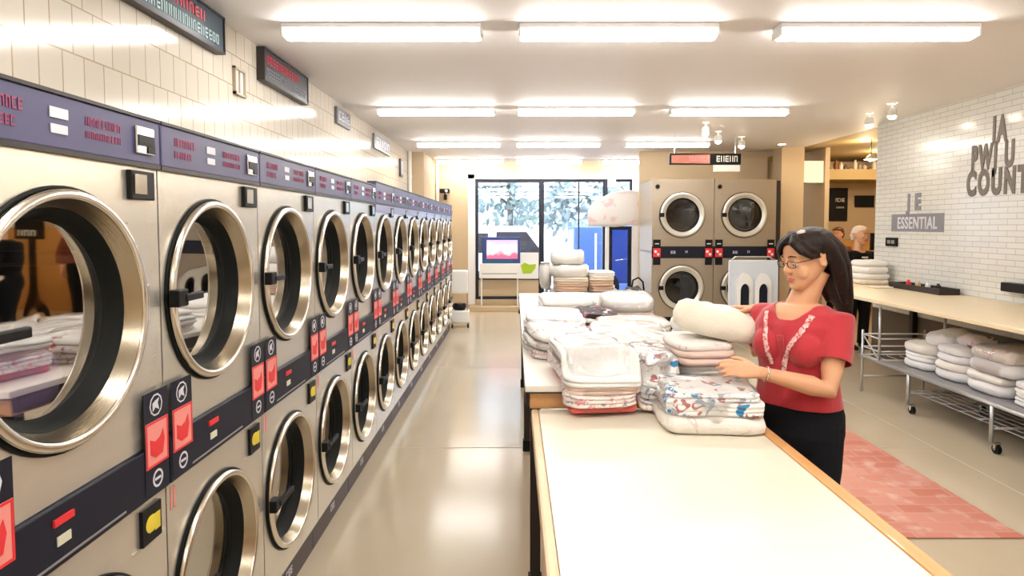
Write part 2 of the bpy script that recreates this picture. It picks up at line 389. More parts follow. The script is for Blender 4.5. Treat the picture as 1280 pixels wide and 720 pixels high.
def lamp_light(name, p, e, size=.05):
    l = bpy.data.lights.new(name, 'POINT'); l.energy = e; l.color = (1, .80, .52); l.shadow_soft_size = size
    o = bpy.data.objects.new(name, l); C.objects.link(o); o.location = p
lamp_light('pendant_glow', (4.98, 9.0, ZC-.36), 14); lamp_light('hall_fill_glow', (5.0, 9.2, ZC-.12), 8)
for p in ((6.0, 10.4), (7.0, 9.4)):  # extra spots and point lights added to brighten the dim hall
    spot((p[0], p[1], ZC), 'added recessed spotlight brightening the brown hall, ' + ('left one by the far wall' if p[0] < 6.5 else 'right one'))
    lamp_light('hall_fill_glow', (p[0], p[1], ZC-.1), 26)

# ------------------------------------------------------------------ stacked dryers
DW = .675
def ring_panel(mb, y0, y1, z0, z1, cy, cz, r, x, n=48):
    """flat sheet in the plane x with a round hole"""
    bm = mb.bm; inner = []; outer = []
    for k in range(n):
        t = 2*math.pi*(k+.5)/n; c, s = math.cos(t), math.sin(t)
        inner.append(bm.verts.new((x, cy + r*c, cz + r*s)))
        ty = ((y1-cy)/c if c > 0 else (y0-cy)/c) if abs(c) > 1e-6 else 1e9
        tz = ((z1-cz)/s if s > 0 else (z0-cz)/s) if abs(s) > 1e-6 else 1e9
        q = min(ty, tz); outer.append(bm.verts.new((x, cy + q*c, cz + q*s)))
    corners = [(y1, z1), (y0, z1), (y0, z0), (y1, z0)]
    for k in range(n):
        j = (k+1) % n; f = [inner[k], outer[k], outer[j], inner[j]]
        a, b = outer[k].co, outer[j].co
        if abs(a.y-b.y) > 1e-5 and abs(a.z-b.z) > 1e-5:
            cyz = min(corners, key=lambda c: (c[0]-(a.y+b.y)/2)**2 + (c[1]-(a.z+b.z)/2)**2)
            f = [inner[k], outer[k], bm.verts.new((x, *cyz)), outer[j], inner[j]]
        mb._faces([bm.faces.new(f)])
def glyphs(mb, x, y0, y1, z0, z1, n, seed, t=.0012):
    """a run of small letter-like strokes in the plane x (facing +x)"""
    g = random.Random(seed); w = (y1-y0)/n
    for i in range(n):
        a = y0 + i*w + w*.12; b = y0 + (i+1)*w - w*.12; h = z1-z0; k = g.random()
        mb.box((x, a, z0), (x+t, a+w*.2, z1))
        if k > .25: mb.box((x, a, z1-h*.2), (x+t, b, z1))
        if k > .5: mb.box((x, a, z0), (x+t, b, z0+h*.2))
        if k < .6: mb.box((x, b-w*.2, z0), (x+t, b, z1))
        if k > .7: mb.box((x, a, z0+h*.4), (x+t, b, z0+h*.58))

def door_assembly(parent, cy, cz, r, name, handle_len=.10, flip=False, gl=None):
    """round bezel, gasket, glass, handle; faces +x; plane of the cabinet is x = 0"""
    k = r / .28
    d = MB().lathe([(0, .272*k), (.010, .28*k), (.019, .279*k), (.025, .272*k), (.024, .262*k), (.018, .257*k), (.0, .262*k)], (0, cy, cz), n=64, closed=True).build(name, M['rim'], parent, smooth=True)
    MB().lathe([(.0, .287*k), (.006, .287*k), (.009, .283*k), (.003, .276*k), (.0, .276*k)], (0, cy, cz), n=64, closed=True).build('shadow_ring', M['gasket'], d, smooth=True)  # dark ring stands in for the shadow behind the bezel
    MB().lathe([(.018, .258*k), (.0, .249*k), (-.022, .240*k)], (0, cy, cz), n=64).build('bezel', M['cone'], d, smooth=True)
    MB().lathe([(-.020, .2405*k), (-.024, .234*k), (-.050, .224*k), (-.060, .214*k), (-.063, .206*k), (-.07, .215*k)], (0, cy, cz), n=64).build('gasket', M['gasket'], d, smooth=True)
    g = MB().lathe([(-.060, .001), (-.0595, .08*k), (-.059, .15*k), (-.058, .213*k)], (0, cy, cz), n=64); g.build('glass', gl or M['doorglass'], d, smooth=True)
    s = -1 if not flip else 1
    h = MB(); h.box((.018, cy+s*.285*k-.012, cz-.024), (.048, cy+s*.255*k+.012, cz+.024))
    a, b = sorted((cy+s*.262*k, cy+s*(.262*k-handle_len)))
    h.box((.036, a, cz-.012), (.052, b, cz+.010))
    h.build('handle', M['black'], d, bevel=.004)
    hg = MB(); hg.box((.0, cy-s*.27*k-.006, cz-.05), (.022, cy-s*.27*k+.014, cz+.05)); hg.build('hinge', M['chrome'], d, bevel=.004)
    return d
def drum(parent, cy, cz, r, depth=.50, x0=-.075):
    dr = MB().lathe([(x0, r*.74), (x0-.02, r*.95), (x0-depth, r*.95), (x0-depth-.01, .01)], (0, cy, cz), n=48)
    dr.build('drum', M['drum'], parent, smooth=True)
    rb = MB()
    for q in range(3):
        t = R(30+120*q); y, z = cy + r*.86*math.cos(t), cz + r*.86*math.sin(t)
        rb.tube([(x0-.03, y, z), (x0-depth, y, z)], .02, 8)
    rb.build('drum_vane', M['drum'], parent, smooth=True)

def make_dryer(variant):
    t = thing('stacked_dryer', '', 'dryer', (0,0,0), 0, 'stacked steel dryers in the long left row')
    H = 1.876 if variant == 0 else 1.905; w = DW - .006; cy = w/2 - .03
    b = MB(); y0, y1 = .003, w+.003
    ring_panel(b, y0, y1, .145, .882, cy, .51, .262, 0); ring_panel(b, y0, y1, 1.018, 1.76, cy, 1.40, .262, 0)
    for (a, c) in (((-.70, y0, .145), (-.002, y0+.01, H-.02)), ((-.70, y1-.01, .145), (-.002, y1, H-.02)), ((-.70, y0, H-.03), (-.002, y1, H-.02)), ((-.70, y0, .145), (-.69, y1, H-.02)), ((-.7, y0, .145), (-.002, y1, .15)), ((-.7, y0, .93), (-.002, y1, .96))): b.box(a, c)
    b.box((0, y1-.14, 1.605), (.003, y1-.01, 1.609)); b.box((0, y1-.16, .762), (.003, y1-.01, .766))
    b.build('cabinet', M['steel'], t)
    k = MB().box((-.66, y0, 0), (-.028, y1, .147)); kp = k.build('kick_plate', M['plum'], t)
    g = MB(); glyphs(g, -.0275, .30, .38, .05, .085, 3, 5); g.build('kick_mark', M['lightprint'], kp)
    # top control band
    c = MB().box((-.05, y0, 1.762), (.012, y1, H)).build('control_panel', M['purple'], t, bevel=.004)
    MB().box((-.05, y0, H), (.016, y1, H+.008)).build('top_trim', M['dark'], c)
    MB().box((-.01, y0, 1.752), (.013, y1, 1.763)).build('lower_trim', M['dark'], c)
    g = MB(); glyphs(g, .0125, .07, .19, 1.825, 1.848, 8, 1); glyphs(g, .0125, .07, .17, 1.792, 1.812, 7, 2); g.build('red_lettering', M['redtxt'], c)
    g = MB(); glyphs(g, .0125, .37, .50, 1.825, 1.845, 9, 3); glyphs(g, .0125, .37, .50, 1.797, 1.813, 10, 4); g.build('red_lettering', M['redtxt'], c)
    g = MB(); g.box((.0125, .26, 1.826), (.0145, .315, 1.848)); g.box((.0125, .262, 1.794), (.0145, .312, 1.813)); g.build('display_label', M['lightprint'], c)
    q = MB(); q.box((.0125, .555, 1.785), (.020, .635, 1.855)); co = q.build('coin_slot', M['chrome'], c, bevel=.003)
    q = MB(); q.box((.020, .560, 1.805), (.0225, .630, 1.832)); q.box((.020, .60, 1.788), (.0225, .632, 1.81)); q.build('slot_opening', M['black'], co)
    # square control under the band
    q = MB().box((0, .535, 1.668), (.014, .640, 1.742)).build('timer_box', M['black'], t, bevel=.003)
    q2 = MB().box((.0145, .545, 1.682), (.018, .597, 1.732)); q2.build('timer_label', M['chrome'], q)
    # middle dark band
    mB = MB().box((-.03, y0, .884), (.014, y1, 1.016)).build('middle_band', M['navy'], t, bevel=.003)
    if variant == 1:
        MB().box((0, y0, 1.70), (.011, y1, 1.752)).build('lavender_strip', M['lavender'], t)
    MB().box((.0142, .225, .975), (.019, .285, .990)).build('red_button', M['red'], mB)
    MB().box((.0142, .235, .930), (.017, .275, .950)).build('price_label', mat('price_label%d' % variant, (.70, .68, .55), .5), mB)
    MB().box((.0142, .12, .896), (.016, .47, .901)).build('groove', M['mesh'], mB)
    # stickers: dark square, red notice, dark roundel, at both sides
    for s, (a, bb) in enumerate(((.012, .125), (.555, .668))):
        st = MB().box((.0142, a, .895), (.0155, bb, 1.165)).build('notice_plate', M['navy'], t)
        MB().box((.0157, a+.004, .965), (.017, bb-.004, 1.085)).build('red_notice', M['pink'], st)
        p = MB(); m0 = (a+bb)/2
        p.poly_prism([(m0+u*.034, 1.022+v*.036) for u, v in ((-1,-.6),(-.3,-1),(.7,-.9),(1,.1),(.8,.9),(.4,.4),(-.3,.2),(-1,.5))], 'x', .0172, .018)
        for (aa, cc, dd, ee) in ((a+.004, bb-.004, .965, .971), (a+.004, bb-.004, 1.079, 1.085), (a+.004, a+.010, .965, 1.085), (bb-.010, bb-.004, .965, 1.085)): p.box((.0172, aa, dd), (.018, cc, ee))
        p.build('red_symbol', M['red'], st)
        g = MB(); g.lathe([(.0157, .030), (.0163, .030), (.0163, .026), (.0157, .026)], (0, m0, 1.126), n=10, closed=True); g.build('white_symbol', M['lightprint'], st)
        g = MB(); g.poly_prism([(m0+u*.016, 1.126+v*.016) for u, v in ((-1,-1),(-.2,-.4),(.9,-1),(.5,.2),(1,1),(-.3,.7),(-1,.4))], 'x', .0157, .0163); g.build('emblem', M['lightprint'], st); g = MB()
        g.lathe([(.0157, .024), (.0165, .024), (.0165, .018), (.0157, .018)], (0, m0, .928), n=20, closed=True); g.box((.0157, m0-.014, .924), (.0165, m0+.014, .931))
        g.build('white_symbol', M['lightprint'], st)
    q = MB().box((0, .545, .765), (.010, .635, .862)).build('warning_plate', M['black'], t, bevel=.002)
    g = MB(); g.ball((.0105, .585, .815), (.002, .026, .024), 8); g.box((.0102, .60, .79), (.0115, .625, .835)); g.build('yellow_symbol', M['yellow'], q)
    g = MB(); glyphs(g, .0003, .018, .05, .80, .865, 1, 4); g.build('small_red_mark', M['pink'], t)
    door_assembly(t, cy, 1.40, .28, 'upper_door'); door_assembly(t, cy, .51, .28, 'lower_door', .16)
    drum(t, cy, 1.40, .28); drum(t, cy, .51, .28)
    return t
ordw = ['', 'nearest the viewer', 'second from the viewer', 'third from the viewer', 'fourth from the viewer', 'fifth from the viewer', 'sixth from the viewer, taller', 'seventh from the viewer', 'eighth from the viewer', 'ninth from the viewer', 'tenth from the viewer', 'eleventh from the viewer', 'twelfth from the viewer', 'beside the bin cart']
XF = -.97; S0 = 1.745 - DW
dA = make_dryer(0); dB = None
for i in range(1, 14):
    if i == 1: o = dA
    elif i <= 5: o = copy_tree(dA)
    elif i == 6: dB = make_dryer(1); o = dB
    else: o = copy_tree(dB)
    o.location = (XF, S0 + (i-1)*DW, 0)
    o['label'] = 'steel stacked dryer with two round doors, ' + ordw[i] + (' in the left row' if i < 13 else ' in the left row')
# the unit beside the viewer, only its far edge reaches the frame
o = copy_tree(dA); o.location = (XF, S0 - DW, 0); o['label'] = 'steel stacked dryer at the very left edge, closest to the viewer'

# ------------------------------------------------------------------ cloth
def superellipse(hw, hd, n, e, seed, wob):
    g = Vector((seed*3.7, seed*1.3, 0)); pts = []
    for k in range(n):
        t = 2*math.pi*k/n; c, s = math.cos(t), math.sin(t)
        x = hw*math.copysign(abs(c)**(2/e), c); y = hd*math.copysign(abs(s)**(2/e), s)
        f = 1 + wob*noise.noise(Vector((c*1.7, s*1.7, 0)) + g)
        pts.append((x*f, y*f))
    return pts
def slab(hw, hd, h, folds=1, seed=1, e=5, wob=.06, soft=.006, crown=.0, freq=9, n=72, crease=.35):
    """a folded cloth: rounded plan, sides made of stacked folds, lightly rumpled. base at z=0"""
    mb = MB(); out = superellipse(hw, hd, n, e, seed, wob); m = min(hw, hd)
    prof = [(.95, 0), (.6, 0), (.25, 0)]
    fh = h/folds; rr = min(fh/2, .024)
    for f in range(folds):
        for j in range(5):
            a = -math.pi/2 + math.pi*j/4
            ins = rr*(1-math.cos(a))*(.9 if 0 < f*5+j < folds*5-1 else 1)
            if folds > 1 and j in (0, 4): ins = max(ins*crease + .002, .003) if not (f == 0 and j == 0) and not (f == folds-1 and j == 4) else ins
            prof.append((ins/m, f*fh + fh/2 + math.sin(a)*fh/2))
    prof += [(.22, h), (.4, h), (.6, h), (.8, h), (.95, h)]
    rings = []
    sx = Vector((seed*5.1, seed*2.3, seed*.7))
    for ins, z in prof:
        r = []
        for (x, y) in out:
            s = 1 - ins; zz = z + crown*(1-(1-ins)**2)*(z/h)
            p = Vector((x*s, y*s, zz))
            nv = noise.noise_vector(p*freq + sx)*soft + noise.noise_vector(p*freq*2.6 + sx)*soft*.45
            k = min(1, z/h*1.5)
            r.append(p + Vector((nv.x, nv.y, nv.z*k)))
        rings.append(r)
    mb.loft(rings)
    mn = min(v.co.z for v in mb.bm.verts)
    for v in mb.bm.verts: v.co.z = max(v.co.z, 0)
    return mb
def tilt_xy(mb, fn):
    for v in mb.bm.verts: v.co = fn(v.co)
    return mb
def bundle(label, x, y, z, hw, hd, layers, rot=0, seed=1, group=None, wrap=False, deform=None, cat='laundry bundle', name='laundry_bundle', soft=.006, e=4.5, tiltx=0, tilty=0):
    """layers: list of (height, folds, material, scale)"""
    t = thing(name, label, cat, (x, y, z), rot, group); t.rotation_euler = (tiltx, tilty, rot)
    zz = 0; r = random.Random(seed); mw = t.matrix_basis.copy()
    T = Matrix.Translation(Vector((x, y, z))) @ Euler(t.rotation_euler).to_matrix().to_4x4(); Ti = T.inverted()
    for i, (h, f, m, s) in enumerate(layers):
        mb = slab(hw*s, hd*s, h, f, seed*10+i, e=e, soft=soft, crown=.012 if i == len(layers)-1 else 0)
        ox, oy = r.uniform(-.006, .006), r.uniform(-.006, .006)
        def fn(c, ox=ox, oy=oy, zz=zz):
            c = Vector((c.x+ox, c.y+oy, c.z+zz))
            return Ti @ deform(T @ c) if deform else c
        tilt_xy(mb, fn)
        mb.build('folded_cloth', m, t, smooth=True); zz += h - .002
    if wrap:
        mb = slab(hw*1.03, hd*1.03, zz+.012, 1, seed*10+99, e=3.6, soft=.012, crown=.01, freq=14)
        tilt_xy(mb, lambda c: (Ti @ deform(T @ c)) if deform else c)
        mb.build('plastic_wrap', M['plastic'], t, smooth=True)
    return t

# ------------------------------------------------------------------ folding tables
def rounded_rect(x0, x1, y0, y1): pass
nt_ = thing('folding_table', 'low cream-topped wooden folding table in the foreground', 'table', (.52, 1.2, 0))
NX0, NX1, NY0, NY1, NZ = .07-.52, .966-.52, -.55-1.2, 2.655-1.2, .83
MB().box((NX0+.032, NY0+.03, NZ-.03), (NX1-.045, NY1, NZ)).build('tabletop', M['laminate'], nt_)
e = MB(); e.box((NX1-.044, NY0, NZ-.05), (NX1, NY1, NZ+.006)); e.build('wood_edge', M['wood'], nt_, bevel=.006)
e = MB(); e.box((NX0, NY0, NZ-.05), (NX0+.031, NY1, NZ+.003)); e.build('wood_edge', M['woodpale'], nt_, bevel=.008)
e = MB(); e.box((NX0+.05, NY0+.05, NZ-.13), (NX1-.06, NY1-.03, NZ-.032)); e.build('apron', M['wood'], nt_, bevel=.004)
for sx in (NX0+.09, NX1-.11):
    for sy in (NY0+.15, NY1-.14):
        MB().box((sx-.03, sy-.03, 0), (sx+.03, sy+.03, NZ-.05)).build('leg', M['wood'], nt_, bevel=.005)
ft = thing('folding_table', 'higher white-topped folding table carrying the laundry bundles', 'table', (.52, 4.5, 0))
FX0, FX1, FY0, FY1, FZ = .045-.52, 1.0-.52, 2.66-4.5, 6.38-4.5, .93
MB().box((FX0, FY0, FZ-.028), (FX1, FY1, FZ)).build('tabletop', M['laminate2'], ft, bevel=.004)
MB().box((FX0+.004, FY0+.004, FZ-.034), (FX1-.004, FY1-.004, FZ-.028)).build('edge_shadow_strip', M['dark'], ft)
MB().box((FX0+.02, FY0+.025, FZ-.105), (FX1-.03, FY1-.03, FZ-.035)).build('apron', M['wood'], ft, bevel=.004)
MB().box((FX0+.001, FY0+.03, FZ-.09), (FX0+.019, FY1-.03, FZ-.035)).build('side_rail', M['dark'], ft)
for sx in (FX0+.045, FX1-.06):
    for sy in (FY0+.06, 0, FY1-.08):
        lg = MB().box((sx-.022, sy-.022, .08), (sx+.022, sy+.022, FZ-.10)).build('leg', M['dark'], ft)
        MB().box((sx-.03, sy-.03, 0), (sx+.03, sy+.03, .08)).build('foot_block', M['black'], lg, bevel=.004)
MB().box((FX0-.012, FY1-1.2, FZ-.04), (FX0, FY1-1.12, FZ-.01)).build('edge_clip', M['black'], ft)

# bundles on the tables ------------------------------------------------------
G1 = 'folded laundry bundles on the white-topped table'
def drape(yedge, drop, z0):
    """cloth lying over the step between the two tables sinks in front of the higher table's edge"""
    def fn(p):
        k = max(0, min(1, (yedge - p.y)/.07)); k = k*k*(3-2*k)
        return Vector((p.x, p.y, p.z - drop*k*(1 if p.z < z0+.20 else .9)))
    return fn
bundle('folded clothes with coral red piece at the bottom and plain white top, front left', .335, 2.80, FZ+.001, .155, .27, [(.035, 1, M['cloth_coral'], .97), (.05, 3, M['cloth_floral'], 1.0), (.035, 2, M['cloth_pink'], 1.0), (.035, 2, M['cloth_white'], 1.03)], rot=R(6), seed=2, group=G1, wrap=True, e=7, deform=drape(2.66, .092, FZ))
bundle('folded clothes with blue and crimson print, between coral bundle and front white bundle', .605, 2.815, FZ+.001, .10, .235, [(.03, 1, M['cloth_pinkprint'], 1.0), (.06, 3, M['cloth_blue'], 1.0), (.03, 1, M['cloth_bluespot'], .95)], rot=R(-4), seed=3, group=G1, wrap=True, deform=drape(2.66, .092, FZ))
bundle('plastic-wrapped white clothes with blue motifs on the cream table, nearest bundle', .755, 2.47, NZ+.001, .185, .165, [(.075, 1, M['cloth_pinkprint'], 1.02), (.05, 3, M['cloth_bluespot'], 1.0), (.03, 2, M['cloth_bluespot'], .93)], rot=R(-3), seed=4, group='folded laundry bundles on the cream table', wrap=True, soft=.010, e=7)
bundle('folded white linen with faint blue print under the pink towels', .84, 2.90, FZ+.001, .14, .22, [(.035, 2, M['cloth_bluespot'], 1.0), (.04, 2, M['cloth_white'], .98)], rot=R(4), seed=5, group=G1)
bundle('folded pale pink towels below the cream fleece, by the woman\'s hands', .815, 2.83, FZ+.078, .135, .17, [(.035, 1, M['cloth_pink'], 1.0), (.03, 1, M['cloth_pink'], .97), (.035, 1, M['cloth_pinkprint'], .95)], rot=R(3), seed=6, group='folded towels on the laundry pile', cat='folded towels', name='folded_towels')
def fleece():
    mb = slab(.185, .12, .115, 1, 77, e=2.6, wob=.12, soft=.020, crown=.02, freq=7)
    o = mb.build('cream_fleece', M['cloth_cream'], None, (.875, 2.80, FZ+.195), smooth=True)
    o.rotation_euler = (0, R(12), R(-14)); tag(o, 'thick rolled cream fleece blanket held by the woman in red', 'blanket')
fleece()
bundle('plain large white folded sheets in the middle of the table', .605, 3.36, FZ+.001, .20, .38, [(.05, 3, M['cloth_white'], 1.0), (.04, 1, M['cloth_white'], 1.02), (.03, 1, M['cloth_white'], 1.0)], rot=R(-5), seed=7, group=G1, wrap=True, e=6)
bundle('white clothes with red floral print at the left table edge, behind the coral bundle', .235, 3.42, FZ+.001, .165, .26, [(.045, 2, M['cloth_floral'], 1.0), (.045, 1, M['cloth_redprint'], 1.02), (.035, 1, M['cloth_redprint'], .98)], rot=R(8), seed=8, group=G1, wrap=True, soft=.012)
bundle('white clothes with small pink print, behind the red floral ones', .255, 4.05, FZ+.001, .185, .29, [(.045, 2, M['cloth_pinkprint'], 1.0), (.05, 2, M['cloth_white'], 1.02), (.03, 1, M['cloth_pinkprint'], .95)], rot=R(-3), seed=9, group=G1, soft=.012)
bundle('black and magenta printed clothes in the middle of the table', .545, 4.32, FZ+.001, .12, .22, [(.04, 1, M['cloth_black'], 1.0), (.03, 1, M['cloth_white'], 1.0), (.035, 2, M['cloth_black'], .97)], rot=R(10), seed=10, group=G1, soft=.010)
bundle('tall white bundle with a thin pink fold at the far right of the table', .80, 4.58, FZ+.001, .19, .32, [(.07, 1, M['cloth_white'], 1.0), (.02, 1, M['cloth_pink'], 1.0), (.085, 1, M['cloth_white'], 1.0)], rot=R(-6), seed=11, group=G1, wrap=True, soft=.014, e=3.2)
bundle('white clothes with a dark motif at the far end of the table', .42, 5.15, FZ+.001, .22, .32, [(.06, 2, M['cloth_white'], 1.0), (.05, 1, print_cloth('dark_motif', (.84,.81,.77), [(.05,.03,.03)], 5, .68), 1.0)], rot=R(3), seed=12, group=G1, soft=.012)
bundle('white linen in front of the tall pink-fold bundle', .74, 4.0, FZ+.001, .22, .20, [(.04, 1, M['cloth_white'], 1.0), (.045, 2, M['cloth_pinkprint'], 1.0)], seed=13, group=G1, wrap=True)
bundle('small white puffy towel pile behind the cream fleece', .90, 3.22, FZ+.001, .095, .15, [(.07, 2, M['cloth_white'], 1.0), (.07, 2, M['cloth_white'], .98), (.07, 1, M['cloth_white'], 1.0), (.05, 1, M['cloth_white'], .9)], seed=14, group=G1, soft=.012, e=3)

# ------------------------------------------------------------------ rolling cart with towels beyond the table
ct = thing('towel_cart', 'rolling steel cart stacked with towels beyond the far end of the table', 'cart', (.78, 7.3, 0))
fr = MB(); cw, cdp = .40, .28
for sx in (-cw, cw):
    for sy in (-cdp, cdp): fr.tube([(sx, sy, .10), (sx, sy, .90)], .013, 10)
for z in (.2, .86):
    fr.tube([(-cw,-cdp,z),(cw,-cdp,z)], .011, 8); fr.tube([(-cw,cdp,z),(cw,cdp,z)], .011, 8); fr.tube([(-cw,-cdp,z),(-cw,cdp,z)], .011, 8); fr.tube([(cw,-cdp,z),(cw,cdp,z)], .011, 8)
fr.build('frame', M['alu'], ct, smooth=True)
MB().box((-cw,-cdp,.861),(cw,cdp,.873)).build('shelf', M['mesh'], ct); MB().box((-cw,-cdp,.2),(cw,cdp,.212)).build('shelf', M['mesh'], ct)
def caster(parent, x, y, r=.045, z0=0):
    w = MB().lathe([(-.014, r*.6), (-.014, r), (.014, r), (.014, r*.6)], (x, y, z0+r), axis='x', n=24, closed=True).build('caster_wheel', M['black'], parent, auto=40)
    f = MB(); f.box((x-.02, y-.012, z0+r), (x-.015, y+.012, z0+r*2+.012)); f.box((x+.015, y-.012, z0+r), (x+.02, y+.012, z0+r*2+.012)); f.box((x-.02, y-.014, z0+r*2+.006), (x+.02, y+.014, z0+r*2+.014)); f.cyl((x-.02, y, z0+r), (x+.02, y, z0+r), .008, 8)
    f.build('caster_fork', M['chrome'], w)
for sx in (-cw, cw):
    for sy in (-cdp, cdp): caster(ct, sx, sy)
zt = .874
def towel(x, y, z, hw, hd, h, m, label, seed, folds=2, group='towels stacked on the rolling cart', rot=0):
    o = slab(hw, hd, h, folds, seed, e=5, soft=.007, crown=.006).build('folded_towel', m, None, (x, y, z), smooth=True)
    o.rotation_euler = (0, 0, rot)
    return tag(o, label, 'towel', group)
towel(.635, 7.25, zt, .19, .24, .055, M['cloth_tan'], 'tan folded towel, lowest in the left stack on the cart', 21)
towel(.635, 7.25, zt+.056, .19, .24, .05, M['cloth_tan'], 'tan folded towel, second from the bottom of the left cart stack', 22)
towel(.635, 7.25, zt+.107, .19, .24, .05, M['cloth_ltan'], 'beige folded towel under the white blanket on the cart', 23)
towel(.97, 7.25, zt, .14, .23, .06, M['cloth_tan'], 'tan folded towel, lowest in the right stack on the cart', 24)
towel(.97, 7.25, zt+.061, .14, .23, .06, M['cloth_tan'], 'reddish tan folded towel in the middle of the right cart stack', 25)
towel(.97, 7.25, zt+.122, .14, .23, .05, M['cloth_ltan'], 'beige folded towel near the top of the right cart stack', 26)
towel(.97, 7.25, zt+.173, .145, .22, .045, M['cloth_white'], 'thin white folded towel on top of the right cart stack', 27)
o = slab(.21, .24, .13, 1, 28, e=3, soft=.02, crown=.02, freq=6).build('folded_blanket', M['cloth_white'], None, (.62, 7.25, zt+.158), smooth=True); tag(o, 'fluffy white blanket, lower of the two on the cart', 'blanket', 'white blankets on the rolling cart')
o = slab(.19, .22, .14, 1, 29, e=3, soft=.02, crown=.02, freq=6).build('folded_blanket', M['cloth_white'], None, (.60, 7.25, zt+.305), smooth=True); tag(o, 'fluffy white blanket topmost on the cart', 'blanket', 'white blankets on the rolling cart')
o = slab(.07, .22, .30, 1, 30, e=3, soft=.015, freq=6).build('draped_sheet', M['cloth_white'], None, (.365, 7.55, .875), smooth=True); tag(o, 'white sheet bunched at the left side of the cart', 'sheet')
bg = thing('black_bag', 'black patterned duffel bag right of the towel cart', 'bag', (1.38, 7.1, .0))
bb = slab(.15, .16, .30, 1, 31, e=3, soft=.03, freq=7); tilt_xy(bb, lambda c: Vector((c.x, c.y, c.z*(1-.8*max(0, c.x)/.15*.7)+.62))); bb.build('bag_body', print_cloth('black_bag_cloth', (.012,.01,.014), [(.45,.35,.30)], 7, .62), bg, smooth=True)
MB().tube([(-.08,0,.88),(-.06,0,1.0),(.0,0,1.03),(.05,0,.98),(.07,0,.82)], .01, 8).build('strap', M['black'], bg, smooth=True)
st = thing('low_stool', 'small dark stool holding the black duffel bag', 'stool', (1.38, 7.1, 0))
MB().box((-.16,-.16,.585),(.16,.16,.615)).build('seat', M['dark'], st, bevel=.01)
for sx in (-.13,.13):
    for sy in (-.13,.13): MB().cyl((sx,sy,0),(sx*.9,sy*.9,.59),.012,10).build('leg', M['dark'], st)

# ------------------------------------------------------------------ white bin cart beside the last left dryer
bc = thing('bin_cart', 'white wheeled bin cart at the end of the left dryer row', 'cart', (-.87, 10.15, 0), R(4))
b_ = MB(); b_.box((-.13,-.14,.54),(.13,.14,.90)); b_.build('upper_bin', M['white'], bc, bevel=.02)
MB().box((-.14,-.15,.08),(.15,.15,.27)).build('lower_bin', M['white'], bc, bevel=.02)
p_ = MB()
for sx in (-.12,.12):
    for sy in (-.12,.12): p_.cyl((sx,sy,.26),(sx,sy,.55),.010,8)
p_.build('frame', M['chrome'], bc)
q_ = slab(.10, .10, .10, 1, 40, e=2.5, soft=.02, freq=9); tilt_xy(q_, lambda c: Vector((c.x, c.y, c.z+.27))); q_.build('dark_cloth_bag', M['black'], bc, smooth=True)
for sx in (-.12,.13):
    for sy in (-.12,.12): caster(bc, sx, sy, .03)
cm = thing('wall_camera', 'small black bracket camera on the far tan wall', 'camera', (-1.31, YF, 2.1))
MB().box((-.03,-.02,.0),(.03,0,.10)).build('wall_plate', M['black'], cm, bevel=.004)
MB().tube([(0,-.02,.05),(0,-.08,.05),(0,-.10,.12)], .012, 8).build('arm', M['black'], cm, smooth=True)
MB().box((-.09,-.20,.12),(.09,-.06,.20)).build('camera_body', M['black'], cm, bevel=.012)
MB().lathe([(-.20,.03),(-.215,.03),(-.215,.001)], (0.04,0,.16), axis='y', n=16).build('lens', M['chrome'], cm)

